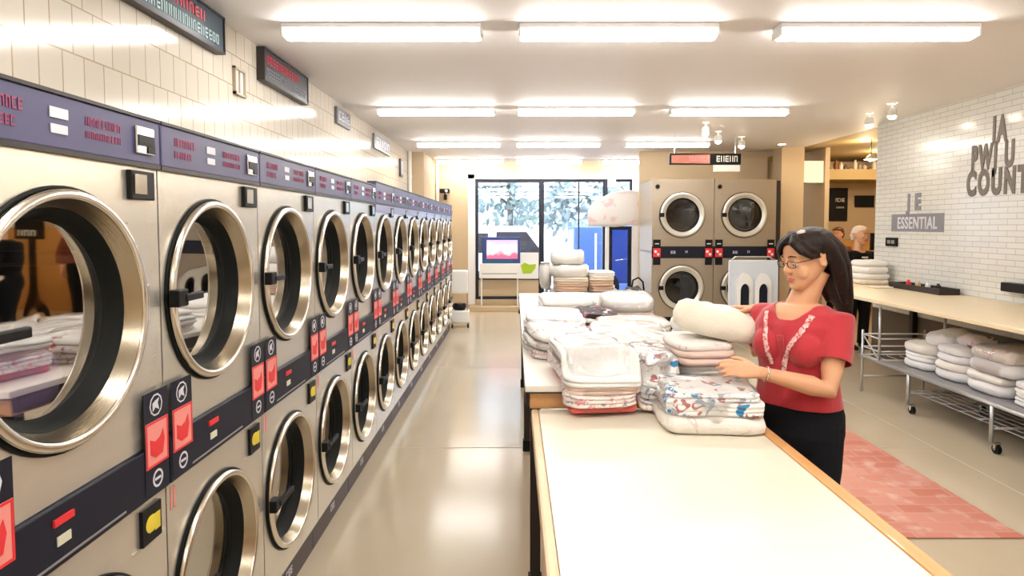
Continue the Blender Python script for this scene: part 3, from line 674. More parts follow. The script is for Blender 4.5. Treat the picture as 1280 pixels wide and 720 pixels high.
# ------------------------------------------------------------------ facing dryers at the far right
def make_big():
    t = thing('stacked_dryer', '', 'dryer', (0,0,0), R(-90), 'large beige stacked dryers facing the room')
    # local frame: +x faces the room, y across
    w = .925; H = 2.30
    b = MB(); ring_panel(b, .003, w, .235, 1.12, .45, .676, .30, 0); ring_panel(b, .003, w, 1.30, H, .45, 1.768, .30, 0)
    for (a, c) in (((-.95,.003,.235),(-.002,.012,H)),((-.95,w-.01,.235),(-.002,w,H)),((-.95,.003,H-.01),(-.002,w,H)),((-.95,.003,.235),(-.94,w,H)),((-.95,.003,1.2),(-.002,w,1.22)),((-.95,.003,.235),(-.002,w,.245))): b.box(a, c)
    b.build('cabinet', M['steel2'], t)
    k = MB().box((-.93,.01,0),(-.0,w-.01,.233)).build('base_plinth', M['black'], t, bevel=.004)
    g = MB(); glyphs(g, .0005, .40, .52, .10, .15, 3, 8); g.build('plinth_mark', M['lightprint'], k)
    mb_ = MB().box((-.02,.003,1.122),(.012,w,1.298)).build('middle_band', M['navy'], t, bevel=.003)
    g = MB(); glyphs(g, .0125, .50, .54, 1.20, 1.235, 1, 3); glyphs(g, .0125, .28, .36, 1.19, 1.23, 2, 6); g.build('band_marks', M['lightprint'], mb_)
    for s, (a, c) in enumerate(((.02,.13),(.80,.905))):
        st_ = MB().box((.0125,a,1.02),(.016,c,1.40)).build('notice_plate', M['black'], t)
        p = MB(); p.box((.0162,a,1.14),(.0175,c,1.27)); p.build('red_notice', M['red'], st_)
        p = MB(); m0=(a+c)/2; p.ball((.0178,m0-.02,1.22),(.002,.022,.022),6); p.ball((.0178,m0+.02,1.18),(.002,.02,.02),6); p.box((.0178,m0-.03,1.33),(.019,m0+.03,1.345)); p.build('white_symbol', M['white'], st_)
    MB().lathe([(0,.035),(.015,.03),(.015,.001)], (0,.88 if False else .08,2.19), n=20).build('vent_knob', M['black'], t)
    big = mat_big
    for cz in (1.768,.676):
        k = 1.2
        d = MB().lathe([(0,.325),(.02,.335),(.04,.33),(.05,.315),(.045,.295),(.03,.25),(.028,.245),(0,.25)], (0,.45,cz), n=64, closed=True).build('upper_door' if cz>1 else 'lower_door', M['rimpale'], t, smooth=True)
        MB().lathe([(.0,.345),(.012,.345),(.018,.336),(.0,.33)], (0,.45,cz), n=64, closed=True).build('shadow_ring', M['dark'], d, smooth=True)  # shadow outline around the door, modelled as a dark ring
        MB().lathe([(.035,.252),(.025,.235),(.0,.232)], (0,.45,cz), n=64).build('gasket', M['gasket'], d, smooth=True)
        MB().lathe([(.02,.001),(.018,.12),(.01,.235)], (0,.45,cz), n=48).build('glass', M['darkglass'], d, smooth=True)
        MB().box((.045,.10,cz-.03),(.075,.17,cz+.03)).build('handle', M['black'], d, bevel=.006)
        drum(t,.45,cz,.28,.6,-.02)
    return t
mat_big = None
M['rimpale'] = mat('pale_door_ring', (.68,.66,.60), .35, .6)
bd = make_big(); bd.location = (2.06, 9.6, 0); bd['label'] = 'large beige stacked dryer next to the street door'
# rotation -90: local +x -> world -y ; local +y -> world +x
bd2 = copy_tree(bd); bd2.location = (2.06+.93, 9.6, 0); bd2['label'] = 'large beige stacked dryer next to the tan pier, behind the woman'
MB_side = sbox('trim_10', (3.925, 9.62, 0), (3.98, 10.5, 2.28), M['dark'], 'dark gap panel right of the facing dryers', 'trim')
sbox('wall_bulkhead', (2.06, 10.56, 0), (4.15, 10.66, ZC), M['tan_wall'], 'tan wall closing off behind the facing dryers', 'wall')

# white appliance panel with arched openings before the second facing dryer
ar = thing('arched_rack', 'white panel rack with tall arched openings before the facing dryers', 'rack', (3.02, 8.3, 0))
def arch(cx, hw, z0, z1, k=14):
    pts = [(cx-hw, z0)]
    for j in range(k+1):
        a = math.pi - math.pi*j/k; pts.append((cx+hw*math.cos(a), z1 + hw*1.6*math.sin(a)))
    pts.append((cx+hw, z0)); return pts
MB().box((-.23,.0,.12),(.42,.05,1.16)).build('panel', mat('pale_blue_white_panel',(.66,.72,.80),.3), ar, bevel=.02)
for i, cx in enumerate((-.03,.21)):
    o_, i_ = arch(cx,.105,.14,.82), arch(cx,.06,.14,.76)
    mb = MB(); mb.loft([[Vector((u,-.035,v)) for u,v in o_],[Vector((u,-.045,v)) for u,v in i_],[Vector((u,.0,v)) for u,v in i_],[Vector((u,.0,v)) for u,v in o_]], cap=False, closed=True)
    a_ = mb.build('arch_frame', M['white'], ar, auto=60)
    MB().poly_prism(i_, 'y', -.012, -.002).build('dark_opening', M['frame'], a_)
MB().tube([(-.2,.02,1.14),(-.15,.02,1.2),(.3,.02,1.2),(.38,.02,1.14)], .012, 8).build('top_rail', M['alu'], ar, smooth=True)
for sx in (-.2,.38): 
    caster(ar, sx, .025, .035); 

# hanging white sheet bag by the street door
hg = thing('hanging_laundry_bag', 'big white and pink laundry bag hanging before the street door', 'bag', (0, 11.2, 0))
mb = MB(); prof = [(735,283,1),(735,258,1),(748,248,1),(765,240,1),(790,238,1),(808,236,1),(811,250,1),(811,270,1),(811,283,1)]
def bagpt(x, y): p = px(x, y, 11.2); return p.x, p.z
topc = [(735,262),(740,254),(750,248),(762,241),(775,239),(790,238),(803,236),(811,240)]
N = 28; rings = []
for i in range(N+1):
    u = i/N; X = 735 + u*76
    # interpolate top
    for a, b2 in zip(topc, topc[1:]):
        if a[0] <= X <= b2[0]: ty = a[1] + (b2[1]-a[1])*(X-a[0])/(b2[0]-a[0]); break
    x0, zt_ = bagpt(X, ty); _, zb = bagpt(X, 282.5)
    th = .16*math.sin(math.pi*min(max(u,.03),.97))**.4; ring = []
    for k in range(20):
        a = 2*math.pi*k/20; cz_, sz_ = math.cos(a), math.sin(a)
        y = th*math.copysign(abs(cz_)**.8, cz_); z = (zt_+zb)/2 + (zt_-zb)/2*math.copysign(abs(sz_)**.6, sz_)
        p = Vector((x0, y, z)); p += noise.noise_vector(p*5)*.03; p.x += .0
        ring.append(p)
    rings.append(ring)
mb.loft(rings); mb.build('bag_body', print_cloth('pink_tinged_cotton', (.86,.84,.84), [(.86,.62,.66)], 3, .60), hg, smooth=True)
q = px(764, 232, 11.2)
MB().tube([(q.x,0,ZC),(q.x,0,q.z-.1)], .008, 8).build('hanging_cord', M['white'], hg)
MB().box((q.x-.07,-.05,q.z-.05),(q.x+.07,.05,q.z+.12)).build('pulley_block', M['alu'], hg, bevel=.01)

# ------------------------------------------------------------------ signs
def side_sign(label, y0, y1, z0, z1, cols_, seed, x=XL):
    t = thing('wall_sign', label, 'sign', (x, (y0+y1)/2, z0), 0, 'dark signs high on the left tiled wall')
    h = z1-z0; l = (y1-y0)/2
    MB().box((.002,-l,0),(.05,l,h)).build('sign_box', cols_[0], t, bevel=.003)
    g = MB(); glyphs(g,.0505,-l+.04,l-.22,h*.55,h*.85,int((y1-y0)/.07),seed,.002); g.build('red_lettering', cols_[1], t)
    g = MB(); glyphs(g,.0505,-l+.03,l-.06,h*.12,h*.42,int((y1-y0)/.045),seed+1,.002); g.build('white_lettering', cols_[2], t)
    f = MB(); f.box((.0,-l-.01,-.012),(.056,l+.01,0)); f.box((.0,-l-.01,h),(.056,l+.01,h+.01)); f.box((.0,l,-.012),(.056,l+.012,h+.01)); f.box((.0,-l-.012,-.012),(.056,-l,h+.01)); f.build('sign_frame', M['dark'], t)
side_sign('long dark teal sign with red and pale lettering, nearest on the left wall', 2.0, 3.78, 2.61, 2.80, (mat('teal_sign',(.012,.035,.06),.4), mat('sign_red',(.7,.06,.10),.5), mat('sign_pale',(.45,.62,.65),.5)), 31)
side_sign('dark sign with red lettering above grey, second on the left wall', 4.39, 5.29, 2.60, 2.80, (mat('dark_sign',(.02,.018,.03),.4), mat('sign_red2',(.65,.03,.07),.5), mat('sign_grey',(.25,.25,.30),.5)), 35)
for i, (y0, y1, z0, z1, l) in enumerate(((6.25,6.75,2.60,2.76,'small grey numbered plate after the second left sign'), (7.9,8.9,2.56,2.74,'grey two-part plate farther along the left wall'), (9.7,9.9,2.35,2.62,'narrow black plate near the end of the left tiles'))):
    t = thing('wall_plate', l, 'sign', (XL, (y0+y1)/2, z0), 0, 'small plates high on the left tiled wall')
    MB().box((.002,-(y1-y0)/2,0),(.03,(y1-y0)/2,z1-z0)).build('plate', mat('plate_grey%d'%i, (.16,.17,.19) if i<2 else (.03,.03,.03), .4), t, bevel=.003)
    g = MB(); glyphs(g,.0305,-(y1-y0)/2+.04,(y1-y0)/2-.04,.04,z1-z0-.03,4 if i<2 else 1,53+i,.002); g.build('lettering', M['lightprint'], t)
t = thing('wall_vent', 'small square framed vent in the left tiles, between the two big signs', 'vent', (XL, 4.08, 2.42))
f = MB(); 
for a, b2 in (((0,-.08,0),(.02,-.065,.17)),((0,.065,0),(.02,.08,.17)),((0,-.08,.155),(.02,.08,.17)),((0,-.08,0),(.02,.08,.015)),((0,-.004,0),(.015,.004,.17))): f.box(a,b2)
f.build('vent_frame', mat('tan_metal',(.45,.38,.28),.4), t)
MB().box((.0005,-.065,.015),(.004,.065,.155)).build('vent_back', M['ceiling'], t)

hs = thing('hanging_sign', 'long black-framed sign with red and white halves hanging from the ceiling', 'sign', (2.51, 8.5, 2.41))
MB().box((-.47,-.03,0),(.47,.03,.145)).build('sign_box', M['black'], hs, bevel=.004)
MB().poly_prism([(-.445,.02),(.06,.012),(.06,.13),(-.445,.122)], 'y', -.034, -.031).build('red_panel', mat('red_sign_face',(.55,.10,.07),.4,vary=(5,(.75,.35,.25),(1,1,1))), hs)
def glyphs_y(mb, y, x0, x1, z0, z1, n, seed, t=.002):
    tmp = MB(); glyphs(tmp, 0, x0, x1, z0, z1, n, seed, t)
    for f_ in tmp.bm.faces:
        vs = [mb.bm.verts.new((v.co.y, y - v.co.x, v.co.z)) for v in f_.verts]; mb.bm.faces.new(vs)
    tmp.bm.free()
g = MB(); glyphs_y(g,-.035,-.22,.05,.04,.105,7,61); g.build('pink_lettering', mat('sign_pink',(.85,.35,.40),.5), hs)
g = MB(); glyphs_y(g,-.032,.14,.43,.035,.115,5,62); g.build('white_lettering', M['white'], hs)
MB().box((.12,-.02,-.09),(.46,.02,-.004)).build('white_placard', M['white'], hs)
r_ = MB()
for x in (-.4,.4): r_.cyl((x,0,.145),(x,0,ZC-2.41),.005,8)
r_.build('hanging_rod', M['chrome'], hs)

def wall_text(txt, y, z, size, m, label, xs=1.0, ls=.95, sp=1.08):
    cu = bpy.data.curves.new('wall_lettering', 'FONT'); cu.body = txt; cu.size = size; cu.align_x = 'CENTER'; cu.extrude = .002; cu.offset = size*(.055 if size > .2 else .02); cu.space_line = ls; cu.space_character = sp
    tmp = bpy.data.objects.new('tmp', cu); C.objects.link(tmp)
    dg = bpy.context.evaluated_depsgraph_get(); dg.update(); me = bpy.data.meshes.new_from_object(tmp.evaluated_get(dg)); bpy.data.objects.remove(tmp)
    me.materials.clear(); me.materials.append(m)
    o = bpy.data.objects.new('wall_lettering', me); C.objects.link(o)
    # text reads along world -y (towards the viewer) on the right wall, facing -x
    o.rotation_euler = (R(90), 0, R(-90)); o.location = (XR-.004, y, z); o.scale = (xs, 1, 1)
    return tag(o, label, 'lettering', 'lettering set in the right tiled wall')
mT = mat('taupe_letter', (.11,.09,.08), .5, vary=(40,(.22,.19,.17)))
mG = mat('grey_blue_letter', (.17,.17,.21), .5, vary=(50,(.33,.33,.38)))
wall_text('IA', 5.80, 2.37, .31, mT, 'two taupe capital letters, top row on the right tiled wall', .50, sp=1.3)
wall_text('PWJ U', 5.88, 2.135, .31, mT, 'taupe capital letters in the middle row on the right tiled wall', .50, sp=1.3)
wall_text('COUNTY', 5.76, 1.90, .31, mT, 'taupe capital letters in the bottom row, running out of the picture', .56, sp=1.3)
wall_text('J E', 7.0, 1.785, .235, mG, 'two small grey letters above the grey letter strip', .9)
wt = wall_text('ESSENTIAL', 6.95, 1.575, .18, M['lightprint'], 'pale letters on the grey strip below the two small letters', .76)
o = MB().box((XR-.002, 6.5, 1.54),(XR-.0005, 7.41, 1.735)).build('letter_strip', mG); tag(o, 'grey strip panel carrying pale letters on the right wall', 'sign')

# ------------------------------------------------------------------ right counter, shelf rack, laundry below
CX0, CZ = 3.30, .93
cn = thing('long_counter', 'long pale maple counter along the right tiled wall', 'counter', (3.83, 3.2, 0))
MB().poly_prism([(CX0-3.83,-5.8),(XR-.003-3.83,-5.8),(XR-.003-3.83,4.5),(.12,4.5),(CX0-3.83,3.5)], 'z', CZ-.035, CZ).build('worktop', M['counter'], cn, bevel=.005)
for y in (-2.3, 0, 2.3, 6.9):
    MB().box((XR-.06-3.83, y-3.2-.03, 0), (XR-.01-3.83, y-3.2+.03, CZ-.036)).build('support', M['dark'], cn)
MB().box((XR-.03-3.83, -2.6-3.2, CZ-.16), (XR-.004-3.83, 7.6-3.2, CZ-.036)).build('back_rail', M['woodpale'], cn)
# dark panelling under the counter
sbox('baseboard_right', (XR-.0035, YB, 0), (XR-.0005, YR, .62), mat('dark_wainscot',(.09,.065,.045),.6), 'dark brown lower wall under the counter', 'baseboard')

rk = thing('shelf_rack', 'long galvanised steel rack on casters under the counter', 'rack', (3.375, 4.0, 0))
RX = .60; ys = [6.15-4, 5.42-4, 4.46-4, 3.5-4, 2.5-4]
MB().box((0, -2.0, .335),(RX, 1.85, .36)).build('shelf', M['mesh'], rk, bevel=.004)
fr = MB()
fr.tube([(0,-2.0,.345),(0,2.2,.345)], .016, 10); fr.tube([(RX,-2.0,.345),(RX,2.2,.345)], .014, 10)
fr.build('frame_rail', M['alu'], rk, smooth=True)
for i, y in enumerate(ys[1:]):
    for x in (0, RX):
        lg = MB().tube([(x, y, .075),(x, y, .35)], .015, 10).build('leg', M['alu'], rk, smooth=True)
        caster(rk, x+.02, y-.03, .032)
    MB().tube([(0,y,.17),(RX,y,.17)], .009, 8).build('cross_bar', M['alu'], rk, smooth=True)
for x in (0, RX):
    MB().tube([(x, ys[0], 0),(x, ys[0], .60)], .012, 10).build('leg', M['alu'], rk, smooth=True)
MB().tube([(0,ys[0],.15),(RX,ys[0],.15)], .008, 8).build('cross_bar', M['alu'], rk, smooth=True)
# end basket frame
bk = MB()
for z in (.36,.44,.56): bk.tube([(0,2.15,z),(RX,2.15,z),(RX,1.87,z),(0,1.87,z),(0,2.15,z)], .008, 8)
bk.tube([(0,2.15,.56),(0,1.87,.36)], .007, 8)
for (x, y) in ((0,1.87),(RX,1.87)): bk.tube([(x,y,.34),(x,y,.86)], .012, 8)
for k in range(6): bk.tube([(k*RX/5,2.15,.345),(k*RX/5,1.87,.345)], .004, 6)
bk.build('end_basket', M['alu'], rk, smooth=True)
lo = MB()
for k in range(9): lo.tube([(k*RX/8,-2.0,.20),(k*RX/8,1.4,.20)], .004, 6)
for k in range(18): lo.tube([(0,-2.0+k*.2,.195),(RX,-2.0+k*.2,.195)], .004, 6)
lo.build('lower_wire_shelf', M['mesh'], rk, smooth=True)
GR = 'white laundry bundles on the steel rack'
ZR = .361
def rb(label, y, z, hx, hy, layers, seed, x=3.70, e=3.5, soft=.012, m=None, wrap=False):
    return bundle(label, x, y, z, hx, hy, layers, seed=seed, group=GR, soft=soft, e=e, wrap=wrap)
cw_, cc_ = M['cloth_cool'], M['cloth_white']
rb('white folded sheets at the far end of the rack, by the end basket', 5.55, ZR, .22, .20, [(.07,1,cw_,1),(.07,2,cw_,1),(.08,1,cc_,1.02)], 61)
rb('white bundle second from the far end of the rack, lower of two', 5.13, ZR, .23, .19, [(.075,1,cw_,1),(.065,1,cc_,1)], 62)
rb('white bundle second from the far end of the rack, upper of two', 5.13, ZR+.145, .22, .19, [(.06,1,cw_,1),(.06,1,cw_,.97)], 63)
rb('big boxy white wrapped bundle, lower one in the middle of the rack', 4.70, ZR, .24, .20, [(.09,1,cw_,1),(.06,1,cc_,1)], 64, e=5)
rb('big boxy white wrapped bundle, upper one in the middle of the rack', 4.66, ZR+.155, .24, .22, [(.10,1,cw_,1),(.08,1,M['cloth_pinkprint'],.98)], 65, e=5, wrap=True)
rb('grey-white striped bundle right of the big boxy ones on the rack', 4.27, ZR, .23, .19, [(.06,2,cw_,1),(.06,2,cc_,1),(.045,1,cw_,.95)], 66)
rb('white bundle on the rack at the right picture edge, lower one', 3.83, ZR, .23, .20, [(.08,1,cc_,1),(.07,2,cw_,1)], 67)
rb('white bundle on the rack at the right picture edge, upper one', 3.85, ZR+.155, .21, .18, [(.07,1,cw_,1)], 68)
o = slab(.16,.16,.10,1,71,e=2.6,soft=.03,freq=7,crown=.03).build('crumpled_sheet', cw_, None, (3.72,5.42,ZR+.222), smooth=True); tag(o, 'crumpled pale sheet on top of the far rack bundle', 'sheet')
o = slab(.13,.13,.075,1,72,e=2.6,soft=.025,freq=8,crown=.03).build('crumpled_clothes', print_cloth('maroon_print',(.75,.68,.68),[(.30,.08,.10)],8,.55), None, (3.74,5.10,ZR+.268), smooth=True); tag(o, 'crumpled maroon-printed clothes on the rack bundles', 'clothes')
# on the counter
bundle('white towel pile at the far end of the long counter', 4.14, 7.45, CZ+.001, .17, .19, [(.06,1,M['cloth_ltan'],1.0),(.07,1,cc_,1.0),(.08,1,cc_,.98),(.06,1,cc_,.95)], seed=81, soft=.012, e=3.2, cat='towel pile', name='towel_pile')
bundle('small flat tan cloth in front of the towel pile on the counter', 4.0, 6.95, CZ+.001, .11, .09, [(.012,1,M['cloth_ltan'],1.0)], seed=82, cat='cloth', name='flat_cloth')
tr = thing('dark_tray', 'dark tray of small items against the wall on the counter', 'tray', (4.22, 6.6, CZ+.001))
MB().box((-.10,-.42,0),(.10,.42,.012)).build('tray_base', M['dark'], tr)
b_ = MB(); b_.box((-.10,-.42,.012),(-.09,.42,.06)); b_.box((.09,-.42,.012),(.10,.42,.06)); b_.box((-.09,-.42,.012),(.09,-.41,.06)); b_.box((-.09,.41,.012),(.09,.42,.06)); b_.build('tray_rim', M['dark'], tr)
for i in range(4):
    o = MB().lathe([(0,.001),(0,.025),(.06,.025),(.07,.015),(.085,.012),(.085,.001)], axis='z', n=14).build('small_bottle', [M['dark'],M['white'],M['woodpale'],M['red']][i], None, (4.22,6.35+i*.16,CZ+.014), auto=40); tag(o, ['dark','white','tan','red'][i]+' small bottle standing in the counter tray','bottle','small bottles in the counter tray')
o = MB().box((XR-.08,5.0,1.03),(XR-.001,5.62,1.11)).build('black_box', M['black'], None, bevel=.008); tag(o, 'long black box on the right wall just above the counter', 'box')
ou = thing('wall_outlet', 'black outlet box on the right tiled wall below the letter strip', 'outlet', (XR, 7.38, 1.37))
MB().box((-.02,-.11,0),(0,.11,.10)).build('outlet_plate', M['black'], ou, bevel=.004)
MB().box((-.023,-.07,.03),(-.0202,-.01,.07)).build('socket', M['mesh'], ou); MB().box((-.023,.01,.03),(-.0202,.07,.07)).build('socket', M['mesh'], ou)

# ------------------------------------------------------------------ red mat
mr = bpy.data.materials.new('red_brick_mat'); mr.use_nodes = True; n_ = mr.node_tree; b_ = n_.nodes['Principled BSDF']
tc = n_.nodes.new('ShaderNodeTexCoord'); mp_ = n_.nodes.new('ShaderNodeMapping'); mp_.inputs['Rotation'].default_value = (0,0,0)
t_ = n_.nodes.new('ShaderNodeTexBrick'); t_.inputs['Scale'].default_value = 1; t_.inputs['Brick Width'].default_value = .21; t_.inputs['Row Height'].default_value = .11; t_.inputs['Mortar Size'].default_value = .006
t_.inputs['Color1'].default_value = (.52,.17,.12,1); t_.inputs['Color2'].default_value = (.62,.27,.21,1); t_.inputs['Mortar'].default_value = (.58,.30,.24,1)
no = n_.nodes.new('ShaderNodeTexNoise'); no.inputs['Scale'].default_value = 7; no.inputs['Detail'].default_value = 6
rp = n_.nodes.new('ShaderNodeValToRGB'); rp.color_ramp.elements[0].position = .54; rp.color_ramp.elements[1].position = .74
mx = n_.nodes.new('ShaderNodeMix'); mx.data_type = 'RGBA'; mx.inputs['B'].default_value = (.68,.46,.41,1)
n_.links.new(tc.outputs['Object'], mp_.inputs[0]); n_.links.new(mp_.outputs[0], t_.inputs['Vector']); n_.links.new(tc.outputs['Object'], no.inputs['Vector'])
n_.links.new(no.outputs['Fac'], rp.inputs[0]); n_.links.new(rp.outputs[0], mx.inputs['Factor']); n_.links.new(t_.outputs['Color'], mx.inputs['A']); n_.links.new(mx.outputs['Result'], b_.inputs['Base Color'])
b_.inputs['Roughness'].default_value = .45
o = MB().box((-.45,-1.05,0),(.45,1.05,.006)).build('floor_mat', mr, None, (2.17,4.25,.003), bevel=.002); tag(o, 'worn red brick-patterned mat on the floor behind the woman', 'mat')

# ------------------------------------------------------------------ window display
tv = thing('display_screen', 'blue-framed screen with pink picture standing in the street window', 'screen', (-.25, 12.05, .90))
MB().box((-.36,-.03,.0),(.36,.03,.50)).build('screen_frame', mat('blue_bezel',(.03,.06,.22),.35), tv, bevel=.01)
ms = bpy.data.materials.new('pink_picture'); ms.use_nodes = True; n_ = ms.node_tree; b_ = n_.nodes['Principled BSDF']
tc = n_.nodes.new('ShaderNodeTexCoord'); sp = n_.nodes.new('ShaderNodeSeparateXYZ'); no = n_.nodes.new('ShaderNodeTexNoise'); no.inputs['Scale'].default_value = 6
ad = n_.nodes.new('ShaderNodeMath'); ad.operation='MULTIPLY_ADD'; ad.inputs[1].default_value=.25
rp = n_.nodes.new('ShaderNodeValToRGB'); rp.color_ramp.elements[0].position=.28; rp.color_ramp.elements[0].color=(.65,.10,.20,1); rp.color_ramp.elements[1].position=.34; rp.color_ramp.elements[1].color=(.95,.62,.60,1); e_=rp.color_ramp.elements.new(.55); e_.color=(.55,.35,.60,1)
n_.links.new(tc.outputs['Object'], no.inputs['Vector']); n_.links.new(tc.outputs['Object'], sp.inputs[0]); n_.links.new(no.outputs['Fac'], ad.inputs[0]); n_.links.new(sp.outputs['Z'], ad.inputs[2]); n_.links.new(ad.outputs[0], rp.inputs[0])
n_.links.new(rp.outputs[0], b_.inputs['Base Color']); n_.links.new(rp.outputs[0], b_.inputs['Emission Color']); b_.inputs['Emission Strength'].default_value=.8
MB().box((-.27,-.034,.09),(.31,-.0305,.44)).build('screen_picture', ms, tv)
MB().box((-.33,-.036,.01),(.22,-.0305,.065)).build('lower_bar', mat('teal_bar',(.01,.10,.22),.4), tv)
wb = thing('display_box', 'white low display box under the screen in the street window', 'box', (-.28, 12.05, .10))
MB().box((-.38,-.08,.52),(.38,.10,.798)).build('box_body', M['white'], wb, bevel=.01)
for sx in (-.34,.34): MB().box((sx-.012,-.06,0),(sx+.012,.08,.52)).build('leg', M['white'], wb)
MB().box((-.33,-.084,.60),(.33,-.0805,.62)).build('shelf_line', M['mesh'], wb)
ps = thing('window_poster', 'white poster with a lime green shape in the street window', 'poster', (.26, 12.16, .60))
MB().box((-.20,-.004,.0),(.20,.0,.50)).build('paper', M['white'], ps)
MB().poly_prism([(-.10,.10),(.06,.10),(.14,.20),(.15,.28),(.02,.27),(-.06,.31),(-.14,.26)], 'y', -.0075, -.0045).build('green_shape', mat('lime_print',(.38,.55,.01),.5), ps)

# ------------------------------------------------------------------ hall items
mbrd = thing('menu_board', 'black menu board with white writing on the hall wall', 'board', (6.1, YF, 1.70))
MB().box((-.22,-.03,0),(.22,0,.62)).build('board', M['black'], mbrd, bevel=.004)
g = MB(); glyphs_y(g,-.031,-.02,.16,.36,.43,4,71); glyphs_y(g,-.031,.0,.15,.24,.27,5,72); g.build('white_lettering', M['white'], mbrd)
hs2 = thing('wall_screen', 'small dark screen on the hall wall, right of the menu board', 'screen', (6.62, YF, 1.96))
MB().box((-.16,-.04,0),(.2,0,.22)).build('screen', M['black'], hs2, bevel=.006); MB().box((-.12,-.043,.03),(.16,-.0405,.19)).build('screen_glass', M['gasket'], hs2)
o = MB().box((5.5,YF-.3,0),(8.0,YF-.01,1.35)).build('back_counter', M['wood'], None, bevel=.01); tag(o, 'orange wooden back counter in the hall', 'counter')
vb = thing('bulletin_sign', 'white lettered dark sign at the hall end beside the tiled wall', 'sign', (6.35, 11.2, 1.18))
MB().box((-.12,-.02,0),(.18,.02,.3)).build('board', M['black'], vb); g = MB(); glyphs_y(g,-.021,-.06,.15,.05,.14,3,75); g.build('white_lettering', M['white'], vb)
MB().box((-.03,-.015,-1.18),(.03,.015,0)).build('post', M['black'], vb)
cols4 = [(.60,.50,.40),(.30,.12,.05),(.75,.70,.60),(.15,.10,.08),(.50,.25,.10),(.65,.60,.50),(.28,.20,.15)]
for i in range(14):
    h = .05 + .04*((i*7)%4)
    o = MB().lathe([(0,.001),(0,.035),(h*.6,.04),(h*.8,.02),(h,.018),(h,.001)], axis='z', n=12).build('shelf_jar', mat('jar%d'%i, cols4[i%7], .35), None, (5.62+i*.085, 11.42, 2.601), auto=40)
    tag(o, 'small jar on the brown fascia shelf in the hall', 'jar', 'jars on the hall fascia shelf')
pi_ = thing('wall_picture', 'dark framed picture in the recess beside the pier', 'picture', (4.62, 10.99, 1.78))
MB().box((-.09,-.02,0),(.13,0,.32)).build('picture_frame', M['black'], pi_, bevel=.004); MB().box((-.07,-.024,.03),(.11,-.021,.29)).build('picture', mat('dark_teal_print',(.03,.05,.06),.3), pi_)

# ------------------------------------------------------------------ people
def evalmesh(o):
    dg = bpy.context.evaluated_depsgraph_get(); dg.update()
    me = bpy.data.meshes.new_from_object(o.evaluated_get(dg)); return me
def remeshed(mb, voxel, smooth=6, fac=.5):
    me = mb.mesh('tmp', M['skin']); o = bpy.data.objects.new('tmp', me); C.objects.link(o)
    md = o.modifiers.new('r', 'REMESH'); md.mode = 'VOXEL'; md.voxel_size = voxel; md.use_smooth_shade = True
    sm = o.modifiers.new('s', 'SMOOTH'); sm.iterations = smooth; sm.factor = fac
    out = evalmesh(o); bpy.data.objects.remove(o); return out
def link_mesh(name, me, mats, parent):
    me.name = name; me.materials.clear()
    for m in (mats if isinstance(mats, (list, tuple)) else [mats]): me.materials.append(m)
    for p in me.polygons: p.use_smooth = True
    o = bpy.data.objects.new(name, me); C.objects.link(o); o.parent = parent; return o
def ell(c, rx, ry, n=28, e=2.0):
    c = Vector(c); out = []
    for k in range(n):
        t = 2*math.pi*k/n; a, b = math.cos(t), math.sin(t)
        out.append(c + Vector((rx*math.copysign(abs(a)**(2/e), a), ry*math.copysign(abs(b)**(2/e), b), 0)))
    return out
HEAD = [(-.117,-.078,-.052,.014),(-.112,-.092,-.035,.026),(-.098,-.099,-.01,.038),(-.078,-.099,.03,.051),(-.05,-.097,.065,.061),(-.02,-.094,.085,.068),
        (.005,-.090,.094,.072),(.025,-.094,.098,.074),(.05,-.092,.097,.073),(.075,-.078,.085,.064),(.095,-.052,.062,.047),(.108,-.022,.032,.025),(.112,-.005,.01,.006)]
def head_rings(T, grow=0.0):
    rings = []
    for z, f, b, w in HEAD:
        c = Vector((0, (f+b)/2, z)); rings.append([T @ p for p in ell(c, w+grow, (b-f)/2+grow, 32, 2.15)])
    return rings
def hand(mb, T, s=1.0, curl=.5, side=1, spread=1.0):
    """T maps hand space -> body: +x along the fingers, +z back of the hand, +y towards the thumb"""
    P = lambda x, y, z: T @ Vector((x*s, y*s*side, z*s))
    # palm
    rings = []
    for x, hw, hz, cz in ((-.03,.024,.019,0),(0,.028,.018,0),(.03,.036,.016,-.001),(.06,.041,.014,-.002),(.082,.041,.012,-.003),(.092,.036,.009,-.004)):
        rings.append([P(x, hw*math.cos(2*math.pi*k/16), cz+hz*math.sin(2*math.pi*k/16)) for k in range(16)])
    mb.loft(rings)
    for y0, L, r, sp in ((.029,.070,.0090,.05),(.010,.079,.0092,.01),(-.010,.073,.0088,-.03),(-.028,.058,.0078,-.09)):
        pts = []; x, z, a = .078, -.002, .12
        y = y0; pts.append((x, y, z))
        for j, l in enumerate((.46,.30,.26)):
            a += curl*(.55, .75, .55)[j]
            x += math.cos(a)*L*l; z -= math.sin(a)*L*l; y += sp*L*l*spread; pts.append((x, y, z))
        mb.tube([P(*p) for p in pts], [r*s, r*.97*s, r*.88*s, r*.72*s], 10); mb.ball(P(*pts[-1]), r*.74*s, 6)
    pts = [(.012,.026,-.004),(.040,.048,-.012),(.066,.060,-.020),(.088,.064,-.028)]
    mb.tube([P(*p) for p in pts], [.014*s,.0115*s,.0105*s,.008*s], 10); mb.ball(P(*pts[-1]), .0082*s, 6)
def basis(xdir, zdir, origin):
    x = Vector(xdir).normalized(); z = Vector(zdir); z = (z - x*z.dot(x)).normalized(); y = z.cross(x)
    m = Matrix((x, y, z)).transposed().to_4x4(); m.translation = Vector(origin); return m

